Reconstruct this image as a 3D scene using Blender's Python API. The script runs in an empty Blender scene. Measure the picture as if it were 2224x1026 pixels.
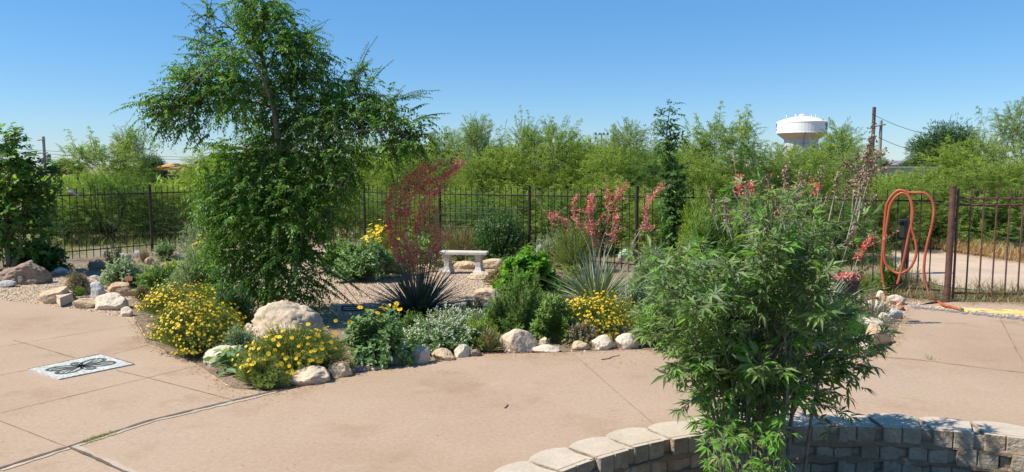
import bpy, math, numpy as np
from mathutils import Vector, noise as mn0
R = math.radians
# ------------------------------------------------------------------ camera, sky, sun, exposure
S = bpy.context.scene
C = S.collection
CAMZ, FPX, CU, CV, HZ = 2.0, 1650.0, 1112.0, 513.0, 360.0
PITCH = math.atan((CV - HZ) / FPX)
cam = bpy.data.objects.new('camera', bpy.data.cameras.new('camera'))
C.objects.link(cam)
cam.data.sensor_width = 36.0
cam.data.lens = 36.0 * FPX / 2224.0
cam.data.clip_start = 0.05
cam.data.clip_end = 6000
cam.location = (0, 0, CAMZ)
cam.rotation_euler = (R(90) - PITCH, 0, 0)
S.camera = cam
SUN_AZ, SUN_EL = (-math.cos(R(9)), -math.sin(R(9))), 50.0     # sun stands to the left, a little behind the camera
w = bpy.data.worlds.new('World'); S.world = w; w.use_nodes = True
nt = w.node_tree; nt.nodes.clear()
sky = nt.nodes.new('ShaderNodeTexSky'); sky.sky_type = 'NISHITA'; sky.sun_disc = False
sky.sun_elevation = R(SUN_EL); sky.sun_rotation = math.atan2(SUN_AZ[0], SUN_AZ[1])
sky.air_density = 1.0; sky.dust_density = 0.0; sky.ozone_density = 4.0; sky.altitude = 0
bg = nt.nodes.new('ShaderNodeBackground'); bg.inputs[1].default_value = 0.092
wo = nt.nodes.new('ShaderNodeOutputWorld')
hsv = nt.nodes.new('ShaderNodeHueSaturation'); hsv.inputs['Saturation'].default_value = 1.2; hsv.inputs['Value'].default_value = 1.0; tint = nt.nodes.new('ShaderNodeMixRGB'); tint.blend_type = 'MULTIPLY'; tint.inputs[0].default_value = 1; tint.inputs[2].default_value = (.86, .95, 1.05, 1)
nt.links.new(sky.outputs[0], hsv.inputs['Color']); nt.links.new(hsv.outputs[0], tint.inputs[1]); even = nt.nodes.new('ShaderNodeMixRGB'); even.inputs[0].default_value = .38; even.inputs[2].default_value = (.75, 2.5, 5.2, 1); nt.links.new(tint.outputs[0], even.inputs[1]); nt.links.new(even.outputs[0], bg.inputs[0]); nt.links.new(bg.outputs[0], wo.inputs[0])
sl = bpy.data.lights.new('sun', 'SUN'); sl.energy = 4.6; sl.angle = R(0.55); sl.color = (1.0, 0.94, 0.83)
so = bpy.data.objects.new('sun', sl); C.objects.link(so); so.location = (-20, -10, 30)
sd = Vector((SUN_AZ[0] * math.cos(R(SUN_EL)), SUN_AZ[1] * math.cos(R(SUN_EL)), math.sin(R(SUN_EL))))
so.rotation_euler = sd.to_track_quat('Z', 'Y').to_euler()
S.view_settings.view_transform = 'Standard'; S.view_settings.look = 'None'
S.view_settings.exposure = 0.65; S.view_settings.gamma = 1.0
S.cycles.max_bounces = 6; S.cycles.transparent_max_bounces = 8
S.cycles.use_denoising = True

# ------------------------------------------------------------------ helpers
FW = np.array([0, math.cos(PITCH), -math.sin(PITCH)]); UPV = np.array([0, math.sin(PITCH), math.cos(PITCH)])
def ray(u, v):
    return FW + np.array([(u - CU) / FPX, 0, 0]) - (v - CV) / FPX * UPV
def G(u, v, z=0.0):                     # where the sight line through a photo pixel meets height z
    d = ray(u, v); t = (z - CAMZ) / d[2]
    return np.array([0, 0, CAMZ]) + t * d
def P(u, v, Y):                         # the same at distance Y
    d = ray(u, v); t = Y / d[1]
    return np.array([0, 0, CAMZ]) + t * d
def rg(seed): return np.random.default_rng(seed)
def nz(a): return a / np.maximum(np.linalg.norm(a, axis=-1, keepdims=True), 1e-9)

class Acc:
    """collects vertices and faces, then links them as one mesh object"""
    def __init__(s): s.V = []; s.F = []; s.n = 0
    def add(s, V, F, rnd=0.5, mat=0):
        V = np.asarray(V, float).reshape(-1, 3); F = np.asarray(F, int)
        if F.ndim == 1: F = F[None]
        r = np.broadcast_to(np.asarray(rnd, float), (len(F),))
        s.F.append((F + s.n, r, mat)); s.V.append(V); s.n += len(V)
    def tube(s, pts, rad, sides=6, rnd=0.5, mat=0, cap=True):
        pts = np.asarray(pts, float); n = len(pts)
        rad = np.broadcast_to(np.asarray(rad, float), (n,))
        tan = nz(np.gradient(pts, axis=0))
        ref = np.array([0.31, 0.2, 0.93]) if abs(tan[:, 2]).mean() < 0.85 else np.array([0.93, 0.3, 0.1])
        a = nz(np.cross(tan, ref)); b = np.cross(tan, a)
        th = np.linspace(0, 2 * math.pi, sides, endpoint=False)
        ring = pts[:, None] + rad[:, None, None] * (np.cos(th)[None, :, None] * a[:, None] + np.sin(th)[None, :, None] * b[:, None])
        i = np.arange(n - 1)[:, None] * sides; j = np.arange(sides)[None]; k = (j + 1) % sides
        F = np.stack([i + j, i + k, i + sides + k, i + sides + j], -1).reshape(-1, 4)
        s.add(ring.reshape(-1, 3), F, rnd, mat)
        if cap:
            s.F.append((np.arange(sides)[::-1][None] + s.n - n * sides, np.array([0.5]), mat))
            s.F.append((np.arange(sides)[None] + s.n - sides, np.array([0.5]), mat))
    def box(s, c, size, rz=0.0, mat=0, rnd=0.5):
        x, y, z = np.array(size) / 2.0
        V = np.array([[i * x, j * y, k * z] for k in (-1, 1) for i, j in ((-1, -1), (1, -1), (1, 1), (-1, 1))])
        ca, sa = math.cos(rz), math.sin(rz)
        V = V @ np.array([[ca, sa, 0], [-sa, ca, 0], [0, 0, 1]]) + np.array(c)
        s.add(V, [[3, 2, 1, 0], [4, 5, 6, 7], [0, 1, 5, 4], [1, 2, 6, 5], [2, 3, 7, 6], [3, 0, 4, 7]], rnd, mat)
    def leaves(s, p, d, nrm, L, W, rnd, shape='d', mat=0, curl=0.12):
        p = p.reshape(-1, 3); n = len(p)
        d = nz(d.reshape(-1, 3)); nrm = nrm.reshape(-1, 3)
        sd_ = nz(np.cross(d, nrm)); nn = np.cross(sd_, d)
        L = np.broadcast_to(np.asarray(L, float).reshape(-1), (n,))[:, None]
        W = np.broadcast_to(np.asarray(W, float).reshape(-1), (n,))[:, None]
        if shape == 'd':
            vs = [p, p + .42 * L * d + .5 * W * sd_, p + L * d - curl * L * nn, p + .42 * L * d - .5 * W * sd_]
            f = [[0, 1, 2, 3]]
        elif shape == 'l':
            m = p + .45 * L * d + .04 * L * nn
            vs = [p, m + .5 * W * sd_ + .1 * W * nn, m - .12 * W * nn, m - .5 * W * sd_ + .1 * W * nn, p + L * d - curl * L * nn]
            f = [[0, 1, 2], [0, 2, 3], [1, 4, 2], [2, 4, 3]]
        else:   # broad leaf
            vs = [p, p + .25 * L * d + .5 * W * sd_, p + .65 * L * d + .45 * W * sd_, p + L * d - curl * L * nn,
                  p + .65 * L * d - .45 * W * sd_, p + .25 * L * d - .5 * W * sd_]
            f = [[0, 1, 2, 3], [0, 3, 4, 5]]
        k = len(vs); V = np.stack(vs, 1).reshape(-1, 3)
        F = (np.arange(n)[:, None, None] * k + np.array(f)[None]).reshape(-1, len(f[0]))
        r = np.repeat(np.broadcast_to(np.asarray(rnd, float).reshape(-1), (n,)), len(f))
        s.add(V, F, r, mat)
    def build(s, name, mats, parent=None, smooth=False, loc=None):
        V = np.concatenate(s.V)
        o0 = np.zeros(3)
        if parent is not None: o0 = np.array(parent.location)
        elif loc is not None: o0 = np.array(loc, float)
        V = V - o0
        me = bpy.data.meshes.new(name)
        tot = [np.full(len(F), F.shape[1]) for F, r, m in s.F]
        idx = np.concatenate([F.reshape(-1) for F, r, m in s.F])
        lt = np.concatenate(tot); ls = np.concatenate([[0], np.cumsum(lt)[:-1]])
        me.vertices.add(len(V)); me.vertices.foreach_set('co', V.astype(np.float32).reshape(-1))
        me.loops.add(len(idx)); me.loops.foreach_set('vertex_index', idx.astype(np.int32))
        me.polygons.add(len(lt)); me.polygons.foreach_set('loop_start', ls.astype(np.int32))
        me.polygons.foreach_set('loop_total', lt.astype(np.int32))
        if not isinstance(mats, (list, tuple)): mats = [mats]
        for m in mats: me.materials.append(m)
        me.polygons.foreach_set('material_index', np.concatenate([np.full(len(F), m) for F, r, m in s.F]).astype(np.int32))
        me.polygons.foreach_set('use_smooth', np.full(len(lt), bool(smooth)))
        at = me.attributes.new('tone', 'FLOAT', 'FACE')
        at.data.foreach_set('value', np.concatenate([r for F, r, m in s.F]).astype(np.float32))
        me.update(calc_edges=True); me.validate()
        o = bpy.data.objects.new(name, me); C.objects.link(o)
        if parent is not None: o.parent = parent
        elif loc is not None: o.location = loc
        return o

def tag(o, label, cat, group=None, kind=None):
    if label: o['label'] = label
    if cat: o['category'] = cat
    if group: o['group'] = group
    if kind: o['kind'] = kind
    return o
def thing(name, label, cat, loc, group=None):
    o = bpy.data.objects.new(name, None); o.empty_display_size = .2; C.objects.link(o)
    o.location = [float(c) for c in loc]
    return tag(o, label, cat, group)
def struct(o, kind='structure'): o['kind'] = kind; return o
def kid(me_obj, parent, loc=(0, 0, 0), rot=(0, 0, 0), scale=(1, 1, 1), name=None):
    c = bpy.data.objects.new(name or me_obj.name.split('.')[0], me_obj.data); C.objects.link(c)
    c.parent = parent; c.location = [float(a) for a in loc]; c.rotation_euler = rot; c.scale = scale
    return c

# ------------------------------------------------------------------ materials
def newmat(name):
    m = bpy.data.materials.new(name); m.use_nodes = True
    t = m.node_tree; b = t.nodes['Principled BSDF']; return m, t, b
def ramp(t, cols, pos=None):
    r = t.nodes.new('ShaderNodeValToRGB'); e = r.color_ramp.elements
    n = len(cols); pos = pos or [i / (n - 1) for i in range(n)]
    while len(e) < n: e.new(0.5)
    for i, c in enumerate(cols): e[i].position = pos[i]; e[i].color = (*c, 1)
    return r
def leafmat(name, cols, trans=0.35, rough=0.5, spec=0.35, gain=1.0, bright=1.25):
    m, t, b = newmat(name)
    a = t.nodes.new('ShaderNodeAttribute'); a.attribute_name = 'tone'
    gain *= 1.08
    if gain != 1: cols = [tuple(min(.9, x * gain) for x in c) for c in cols]
    r = ramp(t, cols); t.links.new(a.outputs['Fac'], r.inputs[0])
    b.inputs['Roughness'].default_value = rough; b.inputs['Specular IOR Level'].default_value = spec
    t.links.new(r.outputs[0], b.inputs['Base Color'])
    tr = t.nodes.new('ShaderNodeBsdfTranslucent')
    hs = t.nodes.new('ShaderNodeMixRGB'); hs.blend_type = 'MULTIPLY'; hs.inputs[0].default_value = 1
    hs.inputs[2].default_value = (1.5 * bright, 1.4 * bright, .5 * bright, 1)
    t.links.new(r.outputs[0], hs.inputs[1]); t.links.new(hs.outputs[0], tr.inputs[0])
    mx = t.nodes.new('ShaderNodeMixShader'); mx.inputs[0].default_value = trans
    t.links.new(b.outputs[0], mx.inputs[1]); t.links.new(tr.outputs[0], mx.inputs[2])
    t.links.new(mx.outputs[0], t.nodes['Material Output'].inputs[0])
    return m
def plain(name, col, rough=0.7, spec=0.3, metal=0.0, var=0.15, scale=8.0, bump=0.0, bscale=60):
    m, t, b = newmat(name)
    tc = t.nodes.new('ShaderNodeTexCoord')
    n = t.nodes.new('ShaderNodeTexNoise'); n.inputs['Scale'].default_value = scale; n.inputs['Detail'].default_value = 6
    t.links.new(tc.outputs['Object'], n.inputs['Vector'])
    r = ramp(t, [tuple(c * (1 - var) for c in col), tuple(min(1, c * (1 + var)) for c in col)], [.3, .7])
    t.links.new(n.outputs[0], r.inputs[0]); t.links.new(r.outputs[0], b.inputs['Base Color'])
    b.inputs['Roughness'].default_value = rough; b.inputs['Specular IOR Level'].default_value = spec
    b.inputs['Metallic'].default_value = metal
    if bump:
        n2 = t.nodes.new('ShaderNodeTexNoise'); n2.inputs['Scale'].default_value = bscale; n2.inputs['Detail'].default_value = 8
        t.links.new(tc.outputs['Object'], n2.inputs['Vector'])
        bp = t.nodes.new('ShaderNodeBump'); bp.inputs['Strength'].default_value = bump; bp.inputs['Distance'].default_value = 0.02
        t.links.new(n2.outputs[0], bp.inputs['Height']); t.links.new(bp.outputs[0], b.inputs['Normal'])
    return m
def layered(name, c1, c2, c3, s1, s2, bump=0.3, bscale=40, rough=0.85, speck=None, speck_scale=90, bdist=0.01, amt=.5, stretch=None):
    """two noises blended (large patches, then grain), optional voronoi specks, bump"""
    m, t, b = newmat(name)
    tc = t.nodes.new('ShaderNodeTexCoord')
    def noise(s, d=8, mapped=None):
        n = t.nodes.new('ShaderNodeTexNoise'); n.inputs['Scale'].default_value = s; n.inputs['Detail'].default_value = d
        n.inputs['Roughness'].default_value = .62
        if mapped:
            mp = t.nodes.new('ShaderNodeMapping'); mp.inputs['Scale'].default_value = mapped; mp.inputs['Rotation'].default_value = (0, 0, .45)
            t.links.new(tc.outputs['Object'], mp.inputs['Vector']); t.links.new(mp.outputs[0], n.inputs['Vector'])
        else: t.links.new(tc.outputs['Object'], n.inputs['Vector'])
        return n
    n1 = noise(s1); n2 = noise(s2, mapped=stretch)
    r1 = ramp(t, [c1, c2], [.35, .65]); t.links.new(n1.outputs[0], r1.inputs[0])
    r2 = ramp(t, [(0, 0, 0), (amt, amt, amt)], [.45, .72]); t.links.new(n2.outputs[0], r2.inputs[0])
    mx = t.nodes.new('ShaderNodeMixRGB'); t.links.new(r2.outputs[0], mx.inputs[0])
    t.links.new(r1.outputs[0], mx.inputs[1]); mx.inputs[2].default_value = (*c3, 1)
    out = mx.outputs[0]
    n3 = noise(bscale, 10)
    h = n3.outputs[0]
    if speck:
        vo = t.nodes.new('ShaderNodeTexVoronoi'); vo.inputs['Scale'].default_value = speck_scale
        t.links.new(tc.outputs['Object'], vo.inputs['Vector'])
        hs = t.nodes.new('ShaderNodeSeparateColor'); t.links.new(vo.outputs['Color'], hs.inputs[0])
        rr = ramp(t, speck); t.links.new(hs.outputs[0], rr.inputs[0])
        m2 = t.nodes.new('ShaderNodeMixRGB'); m2.inputs[0].default_value = .75
        t.links.new(out, m2.inputs[1]); t.links.new(rr.outputs[0], m2.inputs[2]); out = m2.outputs[0]
        h = vo.outputs['Distance']
    t.links.new(out, b.inputs['Base Color'])
    b.inputs['Roughness'].default_value = rough; b.inputs['Specular IOR Level'].default_value = .25
    bp = t.nodes.new('ShaderNodeBump'); bp.inputs['Strength'].default_value = bump; bp.inputs['Distance'].default_value = bdist
    if speck: bp.invert = True
    t.links.new(h, bp.inputs['Height']); t.links.new(bp.outputs[0], b.inputs['Normal'])
    return m

M = {}
def patiomat():
    m, t, b = newmat('patio_concrete'); L = t.links.new
    tc = t.nodes.new('ShaderNodeTexCoord')
    def noise(sc, det, ro=.6, vec=None):
        n = t.nodes.new('ShaderNodeTexNoise'); n.inputs['Scale'].default_value = sc; n.inputs['Detail'].default_value = det; n.inputs['Roughness'].default_value = ro
        L(vec or tc.outputs['Object'], n.inputs['Vector']); return n.outputs[0]
    def mix(f, a_, b_, mode='MIX'):
        x = t.nodes.new('ShaderNodeMixRGB'); x.blend_type = mode
        if isinstance(f, float): x.inputs[0].default_value = f
        else: L(f, x.inputs[0])
        for k, q in ((1, a_), (2, b_)):
            if isinstance(q, tuple): x.inputs[k].default_value = (*q, 1)
            else: L(q, x.inputs[k])
        return x.outputs[0]
    base = ramp(t, [(.360, .250, .168), (.410, .295, .206), (.392, .292, .215)], [.32, .55, .75]); L(noise(.45, 5), base.inputs[0])
    st = ramp(t, [(0, 0, 0), (.68, .68, .68)], [.53, .72]); L(noise(1.0, 14, .72), st.inputs[0])
    c = mix(st.outputs[0], base.outputs[0], (.265, .160, .092))
    wp = ramp(t, [(0, 0, 0), (.4, .4, .4)], [.58, .72]); L(noise(2.3, 12, .7), wp.inputs[0])
    c = mix(wp.outputs[0], c, (.46, .38, .30))
    gr = ramp(t, [(.80, .80, .80), (1.14, 1.14, 1.14)], [.3, .7]); L(noise(30, 12, .75), gr.inputs[0]); c = mix(1.0, c, gr.outputs[0], 'MULTIPLY')
    g2 = ramp(t, [(.84, .84, .84), (1.12, 1.12, 1.12)], [.35, .65]); L(noise(140, 6, .7), g2.inputs[0]); c = mix(1.0, c, g2.outputs[0], 'MULTIPLY')
    vo = t.nodes.new('ShaderNodeTexVoronoi'); vo.inputs['Scale'].default_value = 7; vo.inputs['Randomness'].default_value = 1; L(tc.outputs['Object'], vo.inputs['Vector'])
    dt = ramp(t, [(.7, .7, .7), (0, 0, 0)], [.045, .075]); L(vo.outputs['Distance'], dt.inputs[0]); c = mix(dt.outputs[0], c, (.20, .13, .085))
    L(c, b.inputs['Base Color']); b.inputs['Roughness'].default_value = .82; b.inputs['Specular IOR Level'].default_value = .25
    bp = t.nodes.new('ShaderNodeBump'); bp.inputs['Strength'].default_value = .35; bp.inputs['Distance'].default_value = .006
    L(noise(45, 12, .75), bp.inputs['Height']); L(bp.outputs[0], b.inputs['Normal'])
    return m
M['patio'] = patiomat()
M['joint'] = layered('joint_dirt', (.10, .075, .055), (.17, .13, .10), (.05, .05, .03), 6, 30, bump=.6)
M['jointline'] = plain('scored_line', (.27, .185, .13), .95, var=.3, scale=3)
M['jointedge'] = layered('worn_slab_edge', (.40, .315, .24), (.47, .38, .30), (.34, .24, .17), 4, 18, bump=.3)
M['gravel'] = layered('pea_gravel', (.40, .285, .185), (.47, .34, .23), (.25, .165, .10), 1.0, 9, bump=.9, bscale=60, bdist=.02,
                      speck=[(.20, .13, .08), (.40, .285, .19), (.48, .35, .24), (.60, .47, .35)], speck_scale=38)
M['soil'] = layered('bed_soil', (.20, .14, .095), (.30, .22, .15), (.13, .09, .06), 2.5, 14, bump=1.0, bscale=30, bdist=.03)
M['ground'] = layered('dry_ground', (.20, .17, .10), (.28, .22, .14), (.10, .13, .05), .35, 2.2, bump=.7, bscale=12, bdist=.05, amt=.8)
M['dirtpath'] = layered('dirt_path', (.44, .33, .24), (.52, .40, .30), (.36, .26, .18), .8, 5, bump=.5, bscale=25)
ROCK = {
 'tan': layered('tan_sandstone', (.48, .35, .21), (.62, .48, .32), (.36, .22, .11), 3.5, 11, bump=.8, bscale=14, bdist=.03),
 'cream': layered('cream_limestone', (.56, .465, .345), (.68, .585, .455), (.38, .28, .18), 3, 9, bump=.8, bscale=14, bdist=.03),
 'pink': layered('pink_limestone', (.50, .385, .265), (.64, .515, .375), (.30, .20, .125), 5, 11, bump=.9, bscale=12, bdist=.03),
 'grey': layered('pale_grey_stone', (.40, .38, .36), (.56, .54, .52), (.28, .25, .24), 3, 10, bump=.8, bscale=14, bdist=.03),
 'rust': layered('rusty_sandstone', (.46, .27, .15), (.56, .39, .26), (.24, .11, .06), 3, 8, bump=.9, bscale=12, bdist=.03),
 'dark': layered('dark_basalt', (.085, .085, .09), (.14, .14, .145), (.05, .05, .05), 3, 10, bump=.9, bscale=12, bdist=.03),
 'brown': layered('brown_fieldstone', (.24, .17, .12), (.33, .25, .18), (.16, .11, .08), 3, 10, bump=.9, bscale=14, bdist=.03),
}
M['block'] = layered('weathered_block', (.34, .28, .205), (.46, .39, .295), (.22, .145, .08), 9, 6, bump=1.0, bscale=38, bdist=.02, amt=.9)
M['cap'] = layered('block_top', (.47, .39, .30), (.55, .465, .365), (.37, .28, .20), 7.0, 40, bump=1.0, bscale=120, bdist=.005)
M['mortar'] = layered('silted_dirt', (.20, .14, .09), (.30, .21, .135), (.10, .08, .06), 5, 20, bump=1.0, bscale=40)
M['iron'] = plain('rusty_dark_iron', (.030, .019, .016), .6, .4, var=.45, scale=14, bump=.3)
M['ironbrown'] = plain('rust_brown_iron', (.105, .05, .036), .62, .4, var=.4, scale=12, bump=.3)
M['bark'] = plain('grey_bark', (.19, .16, .125), .9, var=.35, scale=22, bump=.8, bscale=40)
M['darkbark'] = plain('dark_bark', (.09, .075, .06), .9, var=.35, scale=22, bump=.8, bscale=40)
M['palestem'] = plain('pale_grey_stem', (.33, .29, .24), .85, var=.25, scale=30, bump=.5, bscale=80)
M['shrubstem'] = plain('grey_brown_stem', (.20, .175, .14), .85, var=.35, scale=25, bump=.5, bscale=80)
M['greenstem'] = plain('green_stem', (.12, .17, .05), .7, var=.25)
M['tree'] = leafmat('soapberry_leaf', [(.020, .046, .008), (.038, .088, .012), (.062, .13, .016), (.10, .19, .024)], .42, .45, .35, gain=1.8)
M['treebright'] = leafmat('fresh_leaf', [(.04, .105, .015), (.085, .19, .022)], .42, .45, .4, gain=1.2)
M['slim'] = leafmat('slim_tree_leaf', [(.014, .034, .010), (.030, .068, .014), (.06, .12, .024)], .32, .45, .4, gain=2.0)
M['mesq'] = leafmat('mesquite_leaf', [(.072, .122, .026), (.132, .195, .042), (.19, .265, .06), (.25, .315, .08)], .45, .6, .2, gain=1.42)
M['mesqpale'] = leafmat('pale_mesquite_leaf', [(.085, .14, .05), (.15, .215, .08), (.22, .29, .115)], .42, .6, .2, gain=1.4)
M['mesqdark'] = leafmat('deep_mesquite_leaf', [(.040, .085, .020), (.078, .14, .034), (.12, .195, .05)], .40, .6, .2, gain=1.55)
M['oak'] = leafmat('oak_leaf', [(.022, .055, .016), (.045, .095, .024), (.08, .14, .032)], .2, .5, .3, gain=1.2)
M['vitex'] = leafmat('palmate_leaf', [(.036, .060, .022), (.064, .102, .034), (.098, .148, .05), (.145, .20, .07)], .42, .5, .35, gain=1.7)
M['vitexpale'] = leafmat('pale_underside_leaf', [(.10, .16, .07), (.18, .24, .125), (.26, .31, .18)], .3, .6, .3)
M['vitexnew'] = leafmat('new_growth_leaf', [(.08, .19, .028), (.13, .28, .04)], .42, .5, .35, gain=1.25)
M['needle'] = leafmat('needle_leaf', [(.075, .12, .028), (.14, .18, .045), (.25, .245, .085)], .25, .6, .2, gain=1.7)
M['herb'] = leafmat('herb_leaf', [(.055, .105, .025), (.10, .17, .04), (.16, .24, .06)], .32, .5, .3, gain=1.35)
M['bluegreen'] = leafmat('blue_green_leaf', [(.065, .125, .045), (.115, .19, .075), (.19, .275, .115)], .28, .55, .3, gain=1.35)
M['sage'] = leafmat('grey_sage_leaf', [(.11, .16, .09), (.19, .25, .15), (.29, .35, .24)], .25, .7, .2, gain=1.3)
M['lime'] = leafmat('lime_leaf', [(.06, .16, .012), (.11, .26, .018), (.18, .36, .03)], .38, .5, .3, gain=1.05)
M['yellowgreen'] = leafmat('yellow_green_leaf', [(.13, .22, .03), (.22, .33, .04), (.33, .42, .07)], .4, .5, .3)
M['darkleaf'] = leafmat('dark_shrub_leaf', [(.018, .045, .012), (.035, .08, .018), (.07, .13, .03)], .25, .45, .4, gain=1.5)
M['blade'] = leafmat('yucca_blade', [(.035, .055, .035), (.06, .085, .055), (.115, .14, .10)], .08, .45, .5, gain=1.15)
M['bladepale'] = leafmat('pale_yucca_blade', [(.05, .085, .035), (.12, .16, .08), (.24, .28, .17)], .08, .45, .5, gain=1.5)
M['dry'] = leafmat('dry_grass', [(.24, .15, .06), (.40, .27, .13), (.52, .40, .24)], .25, .8, .1, bright=.8)
M['drygreen'] = leafmat('half_dry_stalk', [(.14, .14, .06), (.26, .22, .11), (.38, .32, .20)], .25, .8, .1, bright=.9)
M['redflower'] = leafmat('coral_red_flower', [(.48, .07, .07), (.66, .13, .11), (.74, .24, .19), (.78, .38, .30)], .3, .5, .3, bright=.6, gain=1.2)
M['shadowed'] = leafmat('shadowed_red_flower', [(.32, .03, .05), (.50, .06, .075), (.62, .15, .13)], .35, .5, .3, bright=.7, gain=1.75)  # deeper copy of the red bloom, the tree's shade put into its colour
M['pinkflower'] = leafmat('pink_coral_flower', [(.50, .10, .11), (.66, .20, .19), (.74, .36, .32)], .3, .5, .3, bright=.6, gain=1.1)
M['yellow'] = leafmat('yellow_petal', [(.74, .42, .006), (.80, .54, .010), (.84, .64, .03)], .25, .5, .3, bright=.6)
M['orange'] = plain('orange_centre', (.66, .36, .015), .7)
M['white'] = leafmat('white_petal', [(.50, .54, .42), (.72, .74, .66)], .3, .6, .2, bright=.7)
M['spike'] = leafmat('faded_seed_spike', [(.16, .10, .07), (.27, .18, .13), (.38, .29, .21)], .15, .8, .1, bright=.7)
M['concrete'] = layered('cast_concrete', (.52, .48, .42), (.62, .58, .52), (.34, .30, .25), 4, 16, bump=.6, bscale=80, bdist=.006)
M['hose'] = plain('orange_rubber_hose', (.38, .088, .040), .5, .4, var=.25, scale=5)
M['brass'] = plain('worn_brass', (.50, .38, .22), .4, .5, .8)
M['towerwhite'] = plain('white_tank_paint', (.78, .76, .74), .5, .3, var=.03, scale=.08)
M['towergrey'] = plain('grey_pedestal_paint', (.42, .43, .44), .6, .3, var=.05, scale=.1)
M['towertan'] = plain('tan_soffit', (.46, .36, .29), .6, .3, var=.04, scale=.1)  # underside of the tank, coloured a darker tan than its wall
M['blue'] = plain('blue_emblem_paint', (.035, .08, .42), .5)
M['pole'] = plain('creosote_pole', (.10, .07, .06), .9, var=.3, scale=1)
M['greypole'] = plain('weathered_pole', (.26, .24, .22), .9, var=.2, scale=1)
M['wire'] = plain('black_wire', (.03, .03, .03), .6)
M['greymetal'] = plain('grey_metal', (.16, .17, .18), .5, .4, .3)
M['stucco'] = plain('beige_stucco', (.47, .37, .28), .9, var=.06, scale=.6, bump=.3)
M['greyroof'] = plain('grey_shingle', (.20, .20, .21), .9, var=.2, scale=2)
M['machine'] = plain('amber_machine_paint', (.62, .26, .025), .5, .4, var=.12, scale=1.5)
M['machinedark'] = plain('dark_machine_steel', (.06, .035, .035), .6, .4, var=.3)
M['glass'] = plain('dark_cab_glass', (.03, .04, .05), .15, .6)
M['tilewhite'] = layered('white_pebble_mosaic', (.50, .50, .46), (.60, .60, .56), (.38, .39, .35), 8, 30, bump=.8, bscale=60, bdist=.006,
                         speck=[(.27, .27, .24), (.44, .44, .40), (.56, .56, .52)], speck_scale=45)
M['tiledark'] = layered('charcoal_pebble_mosaic', (.05, .06, .06), (.10, .11, .11), (.16, .17, .17), 8, 30, bump=.8, bscale=60, bdist=.006,
                        speck=[(.03, .035, .035), (.07, .08, .08), (.16, .17, .17)], speck_scale=60)
M['chalkyellow'] = plain('yellow_chalk', (.78, .52, .19), .95, var=.18, scale=20)
M['chalkblue'] = plain('blue_grey_chalk', (.24, .23, .25), .95, var=.2, scale=20)
M['blackplastic'] = plain('black_plastic', (.022, .022, .024), .5, .4)
M['signbrown'] = plain('rusty_sign_plate', (.30, .11, .06), .7, var=.2)
M['signpale'] = plain('pale_blue_sign', (.42, .55, .62), .6)
M['signtext'] = plain('white_letters', (.6, .6, .6), .7)
M['dove'] = plain('dove_plumage', (.34, .30, .29), .9, var=.2, scale=20)
M['dovedark'] = plain('dove_wing', (.20, .18, .18), .9, var=.2, scale=30)
M['beak'] = plain('dark_beak', (.03, .03, .03), .6)
M['terracotta'] = plain('terracotta', (.42, .17, .08), .8)

# ------------------------------------------------------------------ ground, patio, garden bed, paths
def sheet(name, poly, mat, z, parent=None):
    """flat ground sheet from a world outline"""
    from mathutils.geometry import tessellate_polygon
    V = [Vector((float(p[0]), float(p[1]), 0)) for p in poly]
    tris = [list(t) for t in tessellate_polygon([V])]
    out = []
    for t in tris:
        A, B, D = (V[i] for i in t)
        cr = (B - A).cross(D - A).z
        if abs(cr) > 1e-7: out.append(t if cr > 0 else t[::-1])
    me = bpy.data.meshes.new(name); me.from_pydata([(v.x, v.y, z) for v in V], [], out); me.update()
    me.materials.append(mat)
    o = bpy.data.objects.new(name, me); C.objects.link(o)
    if parent: o.parent = parent
    return o
gnd = sheet('ground', [(-900, -60), (900, -60), (900, 2500), (-900, 2500)], M['ground'], -0.06)
struct(gnd)
EDGE_PX = [(-420, 640), (-200, 643), (0, 652), (90, 662), (190, 676), (290, 694), (320, 745), (430, 792), (500, 842), (600, 853), (720, 826), (800, 803), (920, 787),
           (1060, 769), (1200, 766), (1390, 759), (1500, 770), (1650, 782), (1800, 785), (1890, 776), (1935, 755), (1958, 705), (1966, 676), (1975, 665)]
edge = [G(u, v) for u, v in EDGE_PX]
fence_base = [G(-420, 610), G(40, 575), G(322, 545), (-7.1, 19.7, 0), (-5.9, 20.6, 0), (-3.6, 18.5, 0), (-1.62, 17.06, 0), (2.34, 14.22, 0), (6.40, 11.30, 0)]
patio_poly = [(-16, -4), (16, -4), (16, 11.0), (6.5, 11.05)] + [tuple(e[:2]) for e in edge[::-1]] + [(-16, edge[0][1])]
patio = struct(sheet('patio', patio_poly, M['patio'], 0.0))
# a real slab edge under the sheet
a = Acc(); pts = np.array(edge)
for i in range(len(pts) - 1):
    a.add([pts[i], pts[i + 1], pts[i + 1] - [0, 0, .12], pts[i] - [0, 0, .12]], [[0, 1, 2, 3]])
a.build('slab_edge', M['patio'], patio)
bed_poly = [(-16, edge[0][1])] + [tuple(e[:2]) for e in edge] + [tuple(np.array(f)[:2]) for f in fence_base[::-1]] + [(-16, 15)]
bed = struct(sheet('garden_gravel', bed_poly, M['gravel'], -0.022))
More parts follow.
